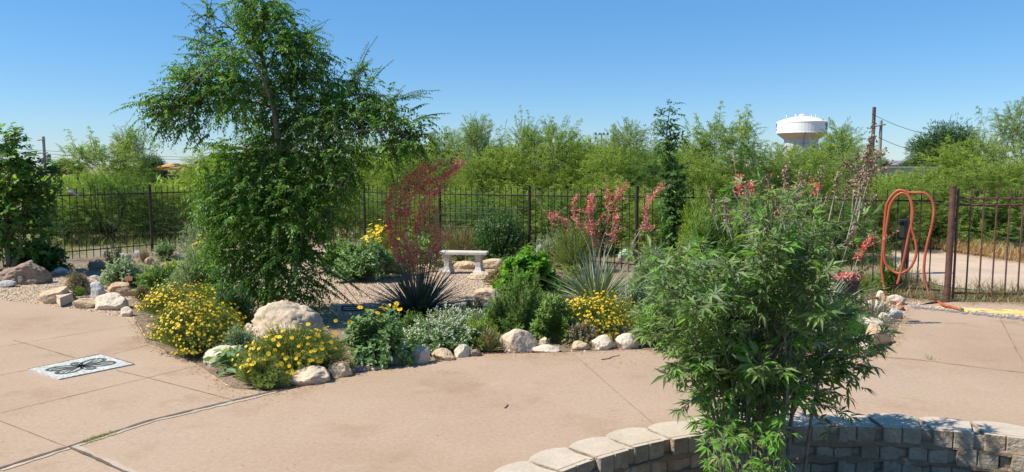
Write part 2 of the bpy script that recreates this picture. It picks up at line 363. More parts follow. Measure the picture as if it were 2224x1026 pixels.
# soil strips behind the stone edging, plus one sheet painting the left shade
def poly_px(L, z=0): return [tuple(G(u, v, z)[:2]) for u, v in L]
s1 = sheet('soil_and_shade', poly_px([(300, 700), (330, 752), (440, 795), (505, 838), (600, 848), (720, 821), (800, 799), (920, 783), (1060, 765), (1200, 762),
     (1390, 755), (1500, 766), (1650, 778), (1800, 781), (1885, 772), (1930, 752), (1952, 705), (1958, 665), (1840, 640), (1700, 640), (1500, 640), (1400, 650),
     (1220, 655), (1060, 690), (980, 690), (860, 705), (700, 712), (640, 690), (560, 655), (430, 640), (330, 645), (260, 650)]), M['soil'], -0.016)
struct(s1)
shade_soil = struct(sheet('soil_and_shade', poly_px([(-300, 585), (90, 566), (330, 548), (450, 566), (440, 640), (330, 641), (240, 600), (120, 598), (-300, 612)]), M['soil'], -0.017))  # darker sheet that puts the left shade band into the ground colour
s2 = struct(sheet('soil_and_shade', poly_px([(1080, 560), (1090, 640), (1220, 660), (1400, 650), (1500, 600), (1380, 570), (1200, 545)]), M['soil'], -0.012))
dp = struct(sheet('dirt_path', [tuple(G(u, v)[:2]) for u, v in [(1935, 527), (1985, 531), (2130, 551), (2260, 566), (2700, 600), (2700, 660), (2300, 640), (2060, 618), (1985, 600), (1940, 570)]], M['dirtpath'], -0.045))

def ribbon(acc, px, w0, z, mat=0, jit=0.0, seed=1, step=.06, world=None):
    r = rg(seed)
    pw = np.array([G(u, v)[:2] for u, v in px]) if world is None else np.array(world)
    d = np.r_[0, np.cumsum(np.linalg.norm(np.diff(pw, axis=0), axis=1))]
    n = max(2, int(d[-1] / step)); t = np.linspace(0, d[-1], n)
    q = np.stack([np.interp(t, d, pw[:, 0]), np.interp(t, d, pw[:, 1])], 1)
    tn = nz(np.gradient(q, axis=0)); nn = np.stack([-tn[:, 1], tn[:, 0]], 1)
    q = q + nn * (np.convolve(r.normal(0, jit, n + 4), np.ones(5) / 5, 'valid'))[:, None]
    ww = w0 * (1 + (jit > 0) * r.uniform(-.45, .45, (n, 1)))
    A = q + nn * ww / 2; B = q - nn * ww / 2
    V = np.concatenate([np.c_[A, np.full(n, z)], np.c_[B, np.full(n, z)]])
    i = np.arange(n - 1); F = np.stack([n + i, n + i + 1, i + 1, i], 1)
    acc.add(V, F, .5, mat)
EJ = [(-60, 1038), (0, 1019), (150, 971), (330, 913), (500, 873), (600, 849)]
a = Acc()
ribbon(a, EJ, .030, .0075, jit=.006, seed=1)
ribbon(a, [(152, 973), (220, 1003), (300, 1040)], .022, .0078, jit=.006, seed=2)
a.build('expansion_joint', M['joint'], patio)
a = Acc()
ribbon(a, [(u, v + 3) for u, v in EJ[1:]], .05, .004, jit=.004, seed=3)
ribbon(a, [(160, 971), (230, 1001), (312, 1040)], .05, .0042, jit=.004, seed=4)
a.build('worn_edge', M['jointedge'], patio)
a = Acc()
for i, L in enumerate([[(-60, 912), (0, 898), (320, 821), (447, 790)], [(-80, 884), (0, 915), (140, 969)], [(251, 805), (320, 821), (513, 871)],
          [(-60, 829), (0, 815), (61, 804)], [(243, 770), (306, 754), (330, 748)], [(30, 740), (70, 751), (162, 778)], [(-60, 765), (0, 754), (217, 718), (308, 703)],
          [(1245, 770), (1325, 840), (1408, 912), (1520, 1005)], [(1880, 774), (1990, 782), (2120, 798), (2300, 820)], [(2170, 690), (2224, 792), (2260, 850)]]):
    ribbon(a, L, .007 if i < 8 else .012, .0036 + .0003 * i, jit=.002 if i < 8 else .004, seed=10 + i)
a.build('scored_joint', M['jointline'], patio)
# weeds in the joint
def tuft(acc, c, n, h, sp, seed, w=.004, mat=0, lean=.6):
    r = rg(seed); th = r.uniform(0, 6.283, n); e = r.uniform(.1, lean, n)
    d = np.stack([np.cos(th) * e, np.sin(th) * e, np.ones(n)], 1)
    p = np.array(c) + np.stack([r.normal(0, sp, n), r.normal(0, sp, n), np.zeros(n)], 1)
    nr = np.stack([np.cos(th + 1.57), np.sin(th + 1.57), np.full(n, .2)], 1)
    acc.leaves(p, d, np.cross(d, nr), h * r.uniform(.5, 1.2, n), w, r.uniform(0, 1, n), 'd', mat, curl=.35)
a = Acc(); r = rg(5)
for k in range(22):
    s = r.uniform(.15, .5); u = 150 + 200 * s; v = 971 - 64 * s
    tuft(a, G(u, v, .005), 10, .018, .02, 30 + k)
tag(a.build('weed', M['needle']), None, None, kind='stuff')
a = Acc(); tuft(a, G(2017, 783, .0), 26, .09, .03, 77)
tag(a.build('weed', M['herb'], loc=G(2017, 783)), 'tiny green weed sprouting from the paving joint near the right side', 'weed')

# pebbles and litter scattered on the gravel and on the patio edge
a = Acc(); r = rg(9)
def pebbles(acc, c, rad, rnd, seed):
    n = len(c); r = rg(seed)
    base = np.array([[1, 0, 0], [0, 1, 0], [-1, 0, 0], [0, -1, 0], [0, 0, .8], [0, 0, -.4]])
    V = c[:, None] + base[None] * rad[:, None, None] * r.uniform(.6, 1.2, (n, 6, 1))
    f = np.array([[0, 1, 4], [1, 2, 4], [2, 3, 4], [3, 0, 4]])
    F = (np.arange(n)[:, None, None] * 6 + f[None]).reshape(-1, 3)
    acc.add(V.reshape(-1, 3), F, np.repeat(rnd, 4), 0)
def inpoly(x, y, poly):
    ins = np.zeros(len(x), bool); n = len(poly); j = n - 1
    for i in range(n):
        xi, yi = poly[i]; xj, yj = poly[j]
        c = ((yi > y) != (yj > y)) & (x < (xj - xi) * (y - yi) / (yj - yi + 1e-12) + xi); ins ^= c; j = i
    return ins
q = np.stack([r.uniform(-11, 6, 60000), r.uniform(8, 19, 60000)], 1)
q = q[inpoly(q[:, 0], q[:, 1], [p[:2] for p in bed_poly])]
pebbles(a, np.c_[q, np.full(len(q), -.02)], r.uniform(.006, .02, len(q)), r.uniform(0, 1, len(q)), 3)
M['pebble'] = leafmat('pebble', [(.17, .12, .08), (.38, .28, .19), (.48, .37, .27), (.62, .53, .43)], 0.0, .85, .2)
tag(a.build('loose_gravel', M['pebble']), None, None, kind='stuff')
a = Acc(); r = rg(91); cc = []
for i in range(5, len(edge) - 1):
    n = int(np.linalg.norm(edge[i + 1] - edge[i]) * 170); t = r.uniform(0, 1, (n, 1))
    p = edge[i] * (1 - t) + edge[i + 1] * t + np.c_[r.normal(0, .05, n), -np.abs(r.normal(0, .07, n)), np.full(n, .004)]
    cc.append(p)
cc = np.concatenate(cc)
th = r.uniform(0, 6.28, len(cc)); d = np.c_[np.cos(th), np.sin(th), r.uniform(0, .3, len(cc))]
a.leaves(cc, d, np.tile([0, 0, 1.0], (len(cc), 1)) + r.normal(0, .3, (len(cc), 3)), r.uniform(.006, .035, len(cc)), r.uniform(.003, .012, len(cc)), r.uniform(0, .8, len(cc)))
q = np.concatenate([np.stack([r.uniform(-6, 8, 420), r.uniform(3.5, 11, 420)], 1), G(1315, 788)[:2] + r.normal(0, 1, (170, 2)) * [.28, .16], G(1400, 770)[:2] + r.normal(0, 1, (60, 2)) * [.2, .1], G(560, 862)[:2] + r.normal(0, 1, (120, 2)) * [.3, .12], G(880, 806)[:2] + r.normal(0, 1, (90, 2)) * [.6, .06]]); q = q[inpoly(q[:, 0], q[:, 1], patio_poly)]
th = r.uniform(0, 6.28, len(q)); d = np.c_[np.cos(th), np.sin(th), r.uniform(0, .2, len(q))]
a.leaves(np.c_[q, np.full(len(q), .004)], d, np.tile([0, 0, 1.0], (len(q), 1)), r.uniform(.006, .03, len(q)), r.uniform(.003, .008, len(q)), r.uniform(0, .6, len(q)))
tag(a.build('leaf_litter', M['dry']), None, None, kind='stuff')

for (L_, lab_) in (([(1306, 781), (1322, 779), (1330, 775), (1346, 772)], 'thin dry twig on the paving before the front edging'), ([(1905, 701), (1925, 700), (1944, 702)], 'thin dry stalk lying on the paving beside the pale grey wedge rock'), ([(1096, 886), (1101, 882), (1103, 878)], 'tiny curled twig on the open paving near the block wall')):
    a = Acc(); q_ = np.array([G(u_, v_, .006) for u_, v_ in L_]); a.tube(q_, np.linspace(.006, .003, len(q_)), 5); tag(a.build('twig', M['bark'], loc=q_[0]), lab_, 'twig')

# ------------------------------------------------------------------ butterfly panel and chalk drawing
c4 = [G(62, 805), G(128, 826), G(290, 793), G(219, 772)]
tp = thing('mosaic_panel', 'white pebble mosaic panel with charcoal butterfly set into the paving', 'mosaic', np.mean(c4, 0))
a = Acc(); V = [p * [1, 1, 0] + [0, 0, .012] for p in c4] + [p * [1, 1, 0] for p in c4]
a.add(V, [[3, 2, 1, 0], [0, 1, 5, 4], [1, 2, 6, 5], [2, 3, 7, 6], [3, 0, 4, 7]]); o = a.build('panel', M['tilewhite'], tp)
def tile_uv(s, t):
    A, B, Cc, D = [np.array(p) for p in c4]
    return (A * (1 - s) + D * s) * (1 - t) + (B * (1 - s) + Cc * s) * t
a = Acc()
def wing(cx, cy, ang, L, W):
    ca, sa = math.cos(ang), math.sin(ang)
    def at(x, y): q = tile_uv(cx + x * ca - y * sa, cy + x * sa + y * ca); return [q[0], q[1], .0145]
    th = np.linspace(0, 2 * math.pi, 25)
    out = [at(L / 2 + L / 2 * math.cos(t), W / 2 * math.sin(t) * (1 + .25 * math.cos(t))) for t in th]
    inn = [at(L / 2 + L / 2 * .80 * math.cos(t), W / 2 * .66 * math.sin(t) * (1 + .25 * math.cos(t))) for t in th]
    n = len(th); i = np.arange(n - 1)
    a.add(out + inn, np.stack([i, i + 1, n + i + 1, n + i], 1)[:, ::-1])
    for k in (-.22, 0, .22):
        y1 = k * W
        a.add([at(.02, -.008), at(L * .86, y1 - .010), at(L * .86, y1 + .010), at(.02, .008)], [[0, 1, 2, 3]])
for an, L, W in [(R(30), .45, .30), (R(-30), .45, .30), (R(150), .45, .30), (R(210), .45, .30), (R(88), .36, .16), (R(-86), .32, .14)]:
    wing(.5, .5, an, L, W)
for o_ in a.V: pass
a.build('butterfly', M['tiledark'], tp)
a = Acc(); ribbon(a, [(60, 804.5), (219, 771.5)], .022, .0128, jit=.002); ribbon(a, [(219, 771.5), (291, 793)], .012, .0130, jit=.002)
a.build('border', M['joint'], tp)

ch = thing('chalk_drawing', 'yellow and blue grey chalk scribble on the paving beside the gate', 'drawing', G(2120, 680))
r = rg(21); a = Acc()
for k in range(230):
    u0 = r.uniform(1985, 2290); vtop = 664 + (u0 - 1985) * .042; vbot = 668 + (u0 - 1985) * .10
    v0 = r.uniform(vtop, vbot); L = r.uniform(20, 70)
    w0 = [G(u0, v0)[:2], G(u0 + L, min(v0 + L * .10, 668 + (u0 + L - 1985) * .10))[:2]]
    ribbon(a, None, r.uniform(.012, .045), .004 + .00001 * k, seed=k, jit=.003, world=w0)
a.build('yellow_strokes', M['chalkyellow'], ch)
a = Acc(); lx = np.linspace(1975, 2290, 150)
for k in range(5):
    lv = 667 + (lx - 1975) * .108 + 3.5 * np.sin(lx * (.19 + .05 * k) + k * 1.7) + r.normal(0, .8, len(lx)) - k * .6
    ribbon(a, list(zip(lx, lv)), .011, .0075 + .0004 * k, jit=.004, seed=k)
a.build('blue_scribble', M['chalkblue'], ch)

# ------------------------------------------------------------------ rocks
def rock(u, v, wpx, hpx, tone, label, depth=.8, seed=0, cuts=9, zlift=0.0, rot=None, flat=False, name='rock', cat='rock', bump=.06, group='edging rocks'):
    import bmesh
    r = rg(1000 + seed); wpx *= 1.06; hpx *= 1.02
    c = G(u, v); Y = c[1]; k = Y / FPX
    wx = wpx * k / 2; hz = hpx * k * 1.04 / 1.0; dy = wx * depth
    bm = bmesh.new(); bmesh.ops.create_icosphere(bm, subdivisions=5, radius=1)
    V = np.array([x.co[:] for x in bm.verts])
    for i in range(cuts):
        n = nz(r.normal(0, 1, 3) * [1, 1, .8]); cc = r.uniform(.62, .88) if wpx < 150 else r.uniform(.76, .92)
        dd = np.maximum(V @ n - cc, 0); V = V - dd[:, None] * n * .97
    V = V / np.abs(V).max(0)
    from mathutils import noise
    off = Vector((seed * 3.1, seed * 1.7, seed * .9))
    nv = np.array([noise.fractal(Vector(x) * 1.6 + off, 1.0, 2.0, 6) for x in V])
    nf = np.array([abs(noise.noise(Vector(x) * 6 + off)) for x in V])
    V = V * (1 + bump * nv - bump * .9 * nf)[:, None]
    V[:, 2] = np.where(V[:, 2] < -.45, -.45 + (V[:, 2] + .45) * .15, V[:, 2])
    V = V / np.abs(V[:, :2]).max()
    zt = V[:, 2].max(); V[:, 2] = (V[:, 2] + .3) / (zt + .3)
    V = V * [wx, dy, hz]
    rz = r.uniform(-.25, .25) if rot is None else rot
    ca, sa = math.cos(rz), math.sin(rz); V = V @ np.array([[ca, sa, 0], [-sa, ca, 0], [0, 0, 1]])
    for x, q in zip(bm.verts, V): x.co = q
    me = bpy.data.meshes.new(name); bm.to_mesh(me); bm.free()
    for p in me.polygons: p.use_smooth = True
    me.materials.append(ROCK[tone])
    o = bpy.data.objects.new(name, me); C.objects.link(o)
    o.location = (c[0], c[1] + dy * .8, zlift - .03 * hz)
    return tag(o, label, cat, group)
ROCKS = [
 (113, 657, 72, 30, 'tan', 'tan lumpy rock at the left end of the stone edging, beside the gravel'),
 (228, 672, 78, 32, 'cream', 'wide cream rock with a brown underside, nearest of the left cluster beside the daisy mound', 1),
 (182, 668, 66, 18, 'tan', 'low flat yellow tan rock between the squared block and the wide cream rock'),
 (207, 650, 42, 37, 'grey', 'upright pale grey rock standing in the left rock cluster'),
 (256, 642, 62, 26, 'rust', 'rusty orange rock in front of the brown plant sign'),
 (190, 636, 46, 28, 'tan', 'rounded tan rock leaning behind the upright grey rock'),
 (150, 640, 40, 12, 'pink', 'low pinkish rock half buried behind the squared block'),
 (204, 612, 36, 13, 'cream', 'small cream rock beside the variegated plant'),
 (271, 685, 30, 18, 'cream', 'small round white rock at the foot of the leftmost daisy mound'),
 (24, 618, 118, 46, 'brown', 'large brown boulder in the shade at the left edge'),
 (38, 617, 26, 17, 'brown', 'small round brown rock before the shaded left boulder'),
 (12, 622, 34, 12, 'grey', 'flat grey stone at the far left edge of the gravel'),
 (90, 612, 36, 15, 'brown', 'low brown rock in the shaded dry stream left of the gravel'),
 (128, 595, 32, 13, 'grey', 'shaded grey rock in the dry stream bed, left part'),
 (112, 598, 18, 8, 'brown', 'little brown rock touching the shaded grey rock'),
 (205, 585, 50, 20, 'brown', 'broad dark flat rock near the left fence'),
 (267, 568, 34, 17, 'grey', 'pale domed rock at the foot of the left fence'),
 (322, 574, 22, 14, 'rust', 'small reddish rock behind the gravel left of the tree'),
 (385, 563, 24, 9, 'cream', 'small pale rock beside the silver sage near the fence'),
 (612, 760, 168, 98, 'pink', 'huge pale boulder at the foot of the big leafy tree'),
 (480, 792, 92, 36, 'cream', 'pale flat limestone left of the huge boulder, at the paving edge', 2),
 (545, 748, 46, 44, 'cream', 'cream rock leaning on the left flank of the huge boulder'),
 (545, 806, 70, 24, 'pink', 'pinkish pitted rock behind the frontmost daisy mound'),
 (660, 836, 116, 32, 'pink', 'long low pinkish rock in front of the frontmost daisy mound'),
 (735, 820, 58, 28, 'tan', 'rounded tan rock right of the long low pinkish rock'),
 (775, 811, 36, 14, 'dark', 'small dark flat stone beside the rounded tan rock'),
 (797, 806, 14, 12, 'pink', 'tiny pale pink stone between two darker stones'),
 (820, 803, 44, 6, 'tan', 'thin flat tan stone lying before the black rock'),
 (858, 795, 60, 26, 'dark', 'black craggy rock in the front edging'),
 (911, 790, 46, 34, 'pink', 'round pinkish boulder right of the black craggy rock'),
 (962, 783, 56, 22, 'tan', 'mossy tan rock under the white flowered ground cover'),
 (1003, 777, 40, 26, 'cream', 'angular cream rock tilted beside the mossy tan rock'),
 (1030, 775, 34, 14, 'brown', 'low shaded brown rock right of the angular cream rock'),
 (1124, 766, 82, 46, 'pink', 'big smooth oval boulder in the middle of the front edging'),
 (1188, 765, 74, 12, 'cream', 'flat slab stone right of the big oval boulder'),
 (1262, 758, 44, 16, 'tan', 'low tan rock beneath the dried seedheads'),
 (1308, 757, 48, 27, 'cream', 'pale rock in front of the rightmost daisy mound'),
 (1366, 757, 54, 30, 'cream', 'white angular rock at the right end of the front edging'),
 (1180, 752, 22, 18, 'cream', 'small pale rock behind the flat slab stone'),
 (1092, 600, 56, 20, 'brown', 'craggy rock with a dark face in front of the bench'),
 (1040, 606, 52, 14, 'pink', 'flat pinkish stone in front of the bench'),
 (1060, 640, 60, 12, 'pink', 'flat stepping stone on the gravel before the bench'),
 (1084, 651, 46, 9, 'cream', 'pale stepping stone right of the other stepping stone'),
 (1068, 583, 60, 19, 'tan', 'squared tan stone in the shade at the right foot of the bench'),
 (1012, 583, 56, 14, 'tan', 'long tan stone seen between the bench legs'),
 (915, 590, 60, 14, 'tan', 'long tan stone behind the leftmost red yucca'),
 (800, 607, 50, 8, 'tan', 'low pale stone along the gravel under the blue green plant'),
 (1095, 690, 30, 12, 'cream', 'pale stone on the gravel left of the willowy plant'),
 (1362, 562, 36, 20, 'grey', 'grey stone at the fence behind the middle red yucca'),
 (1172, 556, 22, 26, 'grey', 'grey stone at a fence post behind the lime green bush'),
 (1912, 748, 58, 40, 'tan', 'large tan rock at the outer corner of the right edging', 3),
 (1888, 766, 48, 23, 'cream', 'rounded cream rock at the near end of the right edging'),
 (1852, 752, 50, 22, 'pink', 'pinkish rock behind the rounded cream rock'),
 (1830, 776, 56, 22, 'cream', 'pale rock half under the grey stemmed shrub'),
 (1800, 760, 40, 18, 'pink', 'pink stone under the right branches of the big shrub'),
 (1895, 716, 64, 24, 'cream', 'long cream rock in the middle of the right edging'),
 (1922, 700, 30, 20, 'cream', 'small cream rock behind the long cream rock'),
 (1948, 690, 34, 18, 'grey', 'pale grey wedge rock on the right edging'),
 (1903, 676, 60, 22, 'cream', 'white rock at the foot of the hanging hose'),
 (1955, 672, 18, 14, 'rust', 'little red brown stone beside the pale grey wedge rock'),
 (1950, 660, 46, 18, 'cream', 'cream rock touching the fence foot behind the hose'),
 (1916, 652, 24, 20, 'cream', 'small rounded cream rock beneath the hose loops'),
]
for i, t in enumerate(ROCKS):
    u, v, wp, hp, tone, lab = t[:6]
    flat = hp < wp * .32
    rock(u, v, wp, hp, tone, lab, depth=.75 if hp > 20 else .6, seed=i + (7 if len(t) > 6 else 0), cuts=10, bump=.10 if wp < 100 else .15)
# squared block
a = Acc(); p = G(140, 664)
Vb = np.array([G(118, 652), G(131, 666), G(161, 654), G(146, 640)])
top = np.array([G(118, 652) + [0, .0, .10], G(131, 664) + [0, 0, .115], G(158, 652) + [0, 0, .11], G(143, 641) + [0, 0, .105]])
a.add(np.concatenate([Vb, top]), [[4, 5, 6, 7][::-1], [0, 1, 5, 4], [1, 2, 6, 5], [2, 3, 7, 6], [3, 0, 4, 7]])
o = a.build('rock', ROCK['pink'], loc=p); tag(o, 'squared pinkish block with sharp edges in the left stone edging', 'rock', 'edging rocks')
md = o.modifiers.new('b', 'BEVEL'); md.width = .012; md.segments = 2

# ------------------------------------------------------------------ block ring wall in the foreground
WC = np.array([2.02, 2.13]); RO = 2.78; RI = 2.50; NB = 56; HB = .105; ZT = .378
wall = thing('block_wall', 'curved low wall of weathered concrete blocks around the foreground planter', 'wall', (WC[0], WC[1], 0))
def cyl(rr, th, z): return [WC[0] + rr * math.cos(th), WC[1] + rr * math.sin(th), z]
dth = 2 * math.pi / NB; r = rg(44)
for row in range(4):
    a = Acc()
    z1 = ZT - row * (HB + .004); z0 = z1 - HB
    for kk in range(NB):
        th0 = (kk + .5 * (row % 2)) * dth + r.normal(0, .0015)
        tw = (th0 + math.pi) % (2 * math.pi) - math.pi
        if tw < R(-25): continue
        jit = r.normal(0, .005); zj = z1 + r.normal(0, .002)
        def prism(pl, zt, zb, ch=.005, tone=None):
            n = len(pl); cx = sum(q[0] for q in pl) / n; cg = sum(q[1] for q in pl) / n
            Vt = [cyl(q[0] + (cx - q[0]) * .03, th0 + (q[1] + (cg - q[1]) * .025) * dth, zt) for q in pl]
            Vm = [cyl(q[0], th0 + q[1] * dth, zt - ch) for q in pl]; Vd = [cyl(q[0], th0 + q[1] * dth, zb) for q in pl]
            F4 = [[i, (i + 1) % n, n + (i + 1) % n, n + i] for i in range(n)] + [[n + i, n + (i + 1) % n, 2 * n + (i + 1) % n, 2 * n + i] for i in range(n)]
            st = a.n; a.add(Vt + Vm + Vd, F4, r.uniform(0, 1) if tone is None else tone)
            a.F.append((np.arange(n)[None, ::-1] + st, np.array([.5]), 1))
        tone = r.uniform(0, 1); g0, g1 = .10, .90
        # the body of the block: tapered towards the inside, scalloped outside
        outer = [(RO - .048 * (2 * abs(s_ - .5)) ** 2.4 + jit, s_) for s_ in np.linspace(.995, .005, 13)]
        prism([(RI + .03 + jit, g0), (RI + .03 + jit, g1)] + outer, zj, z0, tone=tone)
        # its inner face: two halves with a slit between
        for (h0, h1) in ((g0, .494), (.506, g1)):
            e = .02
            prism([(RI + jit + .008, h0), (RI + jit, h0 + e), (RI + jit, h1 - e), (RI + jit + .008, h1), (RI + .029 + jit, h1), (RI + .029 + jit, h0)], zj - .0015, z0, tone=tone)
        # set-back rubble between neighbouring blocks
        dz = -.014 + r.normal(0, .003)
        prism([(RI + .02 + r.normal(0, .006), g1 + .004), (RI + .02 + r.normal(0, .006), 1 + g0 - .004), (RO - .09, 1.0)], zj + dz, z0)
    a.build('block_course', [M['block'], M['cap']], wall)
a = Acc(); ths = np.linspace(0, 2 * math.pi, 113); n = len(ths)     # dirt packed behind the joints
Vm = [cyl(RI + .035, t, ZT - .012) for t in ths] + [cyl(RI + .035, t, -.1) for t in ths]
i = np.arange(n - 1); a.add(Vm, np.stack([i, i + 1, n + i + 1, n + i], 1)); a.build('joint_fill', M['mortar'], wall)
a = Acc(); r = rg(45)          # crumbly silt caught on the ledges between the courses
for row in (1, 2, 3):
    n = 900; t_ = np.linspace(-.4, 3.6, n); nn_ = np.array([mn0.fractal(Vector((x * 6, row * 5.0, 0)), 1, 2, 5) for x in t_]); n2_ = np.array([mn0.fractal(Vector((x * 26, row * 9.0, 4)), 1, 2, 5) for x in t_])
    hz_ = np.clip(.018 + .045 * nn_ + .014 * n2_, -.004, .075); zc_ = ZT - row * (HB + .004) + .002
    rows = [(RI + .012, zc_ + hz_), (RI - .006 - .006 * n2_, zc_ + hz_ * .4), (RI - .008 - .010 * n2_, zc_ - .008 - .4 * hz_), (RI + .012, zc_ - .016 - .8 * hz_)]
    V = np.concatenate([np.stack([WC[0] + q * np.cos(t_), WC[1] + q * np.sin(t_), np.broadcast_to(z, (n,))], 1) for q, z in rows]); i = np.arange(n - 1)
    for l in range(3): a.add(V if l == 0 else V[:0], np.stack([l * n + i, l * n + i + 1, (l + 1) * n + i + 1, (l + 1) * n + i], 1)[:, ::-1] - (0 if l == 0 else len(V) * 0) , .5) if l == 0 else a.F.append((np.stack([l * n + i, l * n + i + 1, (l + 1) * n + i + 1, (l + 1) * n + i], 1)[:, ::-1] + a.n - len(V), np.full(n - 1, .5), 0))
a.build('silt_ledge', M['mortar'], wall)
i = np.arange(len(ths) - 1); n = len(ths)
a = Acc(); Vm = [[WC[0], WC[1], .03]] + [cyl(RI + .034, t, .03) for t in ths]
a.add(Vm, np.stack([np.zeros(n - 1, int), 1 + i, 2 + i], 1)); struct(a.build('planter_soil', M['soil']))

# ------------------------------------------------------------------ fence, gate, hose
def fence_run(pts, tops, label, mat, group=None, post_h=.03, pr=.032):
    f = thing('iron_fence', label, 'fence', (*pts[0][:2], 0), group)
    o0 = np.array(f.location); proto = None; pproto = None
    ap = Acc(); ap.tube([[0, 0, -.06], [0, 0, 1.0]], .0095, 6); 
    for i in range(len(pts) - 1):
        A, B = np.array(pts[i][:2]), np.array(pts[i + 1][:2]); tA, tB = tops[i], tops[i + 1]
        a = Acc()
        for off, rr in ((.165, .014),):
            a.tube([[*A, tA - off], [*B, tB - off]], rr, 4)
        a.build('top_rail', mat, f)
        a = Acc(); a.tube([[*A, .14], [*B, .14]], .013, 4); a.build('bottom_rail', mat, f)
        n = 16
        for k in range(1, n):
            t = k / n; q = A * (1 - t) + B * t; h = tA * (1 - t) + tB * t
            if proto is None:
                proto = ap.build('picket', mat, None); proto.parent = f; c = proto
            else: c = kid(proto, f)
            c.location = (q[0] - o0[0], q[1] - o0[1], 0); c.scale = (1, 1, h)
    for p, t in list(zip(pts, tops))[:(-1 if len(pts) == 7 else None)]:
        if pproto is None:
            a = Acc(); a.tube([[0, 0, -.06], [0, 0, 1.0]], pr, 10); a.tube([[0, 0, 1.0], [0, 0, 1.008]], pr * 1.12, 10)
            pproto = a.build('post', mat, None); pproto.parent = f; c = pproto
        else: c = kid(pproto, f)
        c.location = (p[0] - o0[0], p[1] - o0[1], 0); c.scale = (1, 1, t + post_h)
    return f
main_pts = [(-5.80, 20.35), (-3.60, 18.50), (-1.624, 17.06), (.36, 15.64), (2.34, 14.22), (4.40, 12.75), (6.42, 11.26)]
main_top = [1.50, 1.52, 1.53, 1.55, 1.58, 1.61, 1.64]
fence_run(main_pts, main_top, 'long dark iron picket fence running behind the bench and the red yuccas', M['iron'])
left_pts = [(-12.7, 12.1), (-11.3, 14.0), (-9.92, 15.95), (-8.50, 17.85), (-7.15, 19.75), (-5.95, 20.6)]
left_top = [1.52] * 6
fence_run(left_pts, left_top, 'dark iron picket fence at the left behind the gravel bed', M['iron'])
# heavier brown gate post
gp = G(2056, 655)
o = Acc(); o.tube([[gp[0], gp[1], -.06], [gp[0] + .01, gp[1], 1.69]], .046, 14); o.tube([[gp[0] + .01, gp[1], 1.69], [gp[0] + .01, gp[1], 1.705]], .052, 14)
tag(o.build('gate_post', M['ironbrown'], loc=gp), 'thick rust brown steel post between the fence and the gate', 'post')
gt = thing('iron_gate', 'rust brown picket gate at the right edge, right of the thick post', 'gate', gp)
gA, gB = np.array([gp[0] + .10, gp[1] + .02]), np.array([gp[0] + 3.2, gp[1] - .05])
a = Acc(); a.tube([[*gA, 1.52], [*gB, 1.52]], .016, 4); a.build('top_rail', M['ironbrown'], gt)
a = Acc(); a.tube([[gA[0], gA[1] + .05, 1.42], [gB[0], gB[1] + .05, 1.42]], .018, 4); a.build('brace_rail', M['ironbrown'], gt)
a = Acc(); a.tube([[*gA, .12], [*gB, .12]], .016, 4); a.build('bottom_rail', M['ironbrown'], gt)
pr_ = None
for k in range(17):
    q = gA + (gB - gA) * (k * .188) / 3.1
    if pr_ is None:
        a = Acc(); a.tube([[0, 0, .0], [0, 0, 1.0]], .0125, 6); pr_ = a.build('picket', M['ironbrown']); pr_.parent = gt; c = pr_
    else: c = kid(pr_, gt)
    c.location = (q[0] - gp[0], q[1] - gp[1] + .0, .03); c.scale = (1.4 if k == 0 else 1, 1.4 if k == 0 else 1, 1.64)
# wire trellis tied to the fence
tr = thing('wire_panel', 'thin wire mesh panel fixed on the fence behind the bench', 'wire mesh', (-1.5, 16.9, 0))
a = Acc()
for k, v in enumerate((450, 462, 478, 492, 508)):
    a.tube([P(962, v, 16.92), P(1138, v + 4, 15.72)], .004, 4)
for u in (975, 1010, 1045, 1080, 1115):
    y = 16.88 - (u - 962) / 176 * 1.2; a.tube([P(u, 450, y), P(u, 550, y)], .0035, 4)
a.build('mesh', M['greymetal'], tr)

def catmull(pts, n=10):
    p = np.array(pts, float); p = np.vstack([2 * p[0] - p[1], p, 2 * p[-1] - p[-2]]); out = []
    for i in range(1, len(p) - 2):
        t = np.linspace(0, 1, n, endpoint=False)[:, None]
        out.append(.5 * ((2 * p[i]) + (-p[i - 1] + p[i + 1]) * t + (2 * p[i - 1] - 5 * p[i] + 4 * p[i + 1] - p[i + 2]) * t ** 2 + (-p[i - 1] + 3 * p[i] - 3 * p[i + 1] + p[i + 2]) * t ** 3))
    out.append(p[-2][None]); return np.concatenate(out)
def yfence(u):      # distance of the fence plane along a column of the photo
    k = (u - CU) / FPX; A, B = np.array(main_pts[5]), np.array(main_pts[6])
    t = (k * A[1] - A[0]) / ((B[0] - A[0]) - k * (B[1] - A[1])); return A[1] + t * (B[1] - A[1])
def hp(L, off): return catmull([P(1820 + x / 3.205, 380 + y / 3.205, yfence(1820 + x / 3.205) - off) for x, y in L], 8)
h1 = [(355, 868), (322, 780), (305, 640), (315, 480), (332, 250), (352, 180), (400, 120), (445, 108), (490, 140), (515, 230), (512, 360), (540, 470), (543, 560), (500, 650), (430, 686),
      (370, 662), (325, 600), (322, 480), (348, 290), (368, 200), (420, 138), (465, 130), (508, 180), (520, 290), (490, 430), (460, 580), (432, 700), (412, 762)]
h2 = [(440, 122), (520, 124), (600, 128), (648, 168), (668, 235), (655, 350), (622, 480), (602, 600), (602, 720), (640, 825), (700, 888)]
hs = thing('garden_hose', 'orange rubber hose looped over the fence pickets beside the gate', 'hose', G(1990, 660))
a = Acc(); a.tube(hp(h1, .07), .0195, 10)
e = hp(h2, .05); e = np.vstack([e[:-2], catmull([e[-2], G(1820 + 735 / 3.205, 380 + 905 / 3.205, .04), G(1820 + 800 / 3.205, 380 + 922 / 3.205, .03), G(1820 + 850 / 3.205, 380 + 936 / 3.205, .03)], 6)])
a.tube(e, .0195, 10)
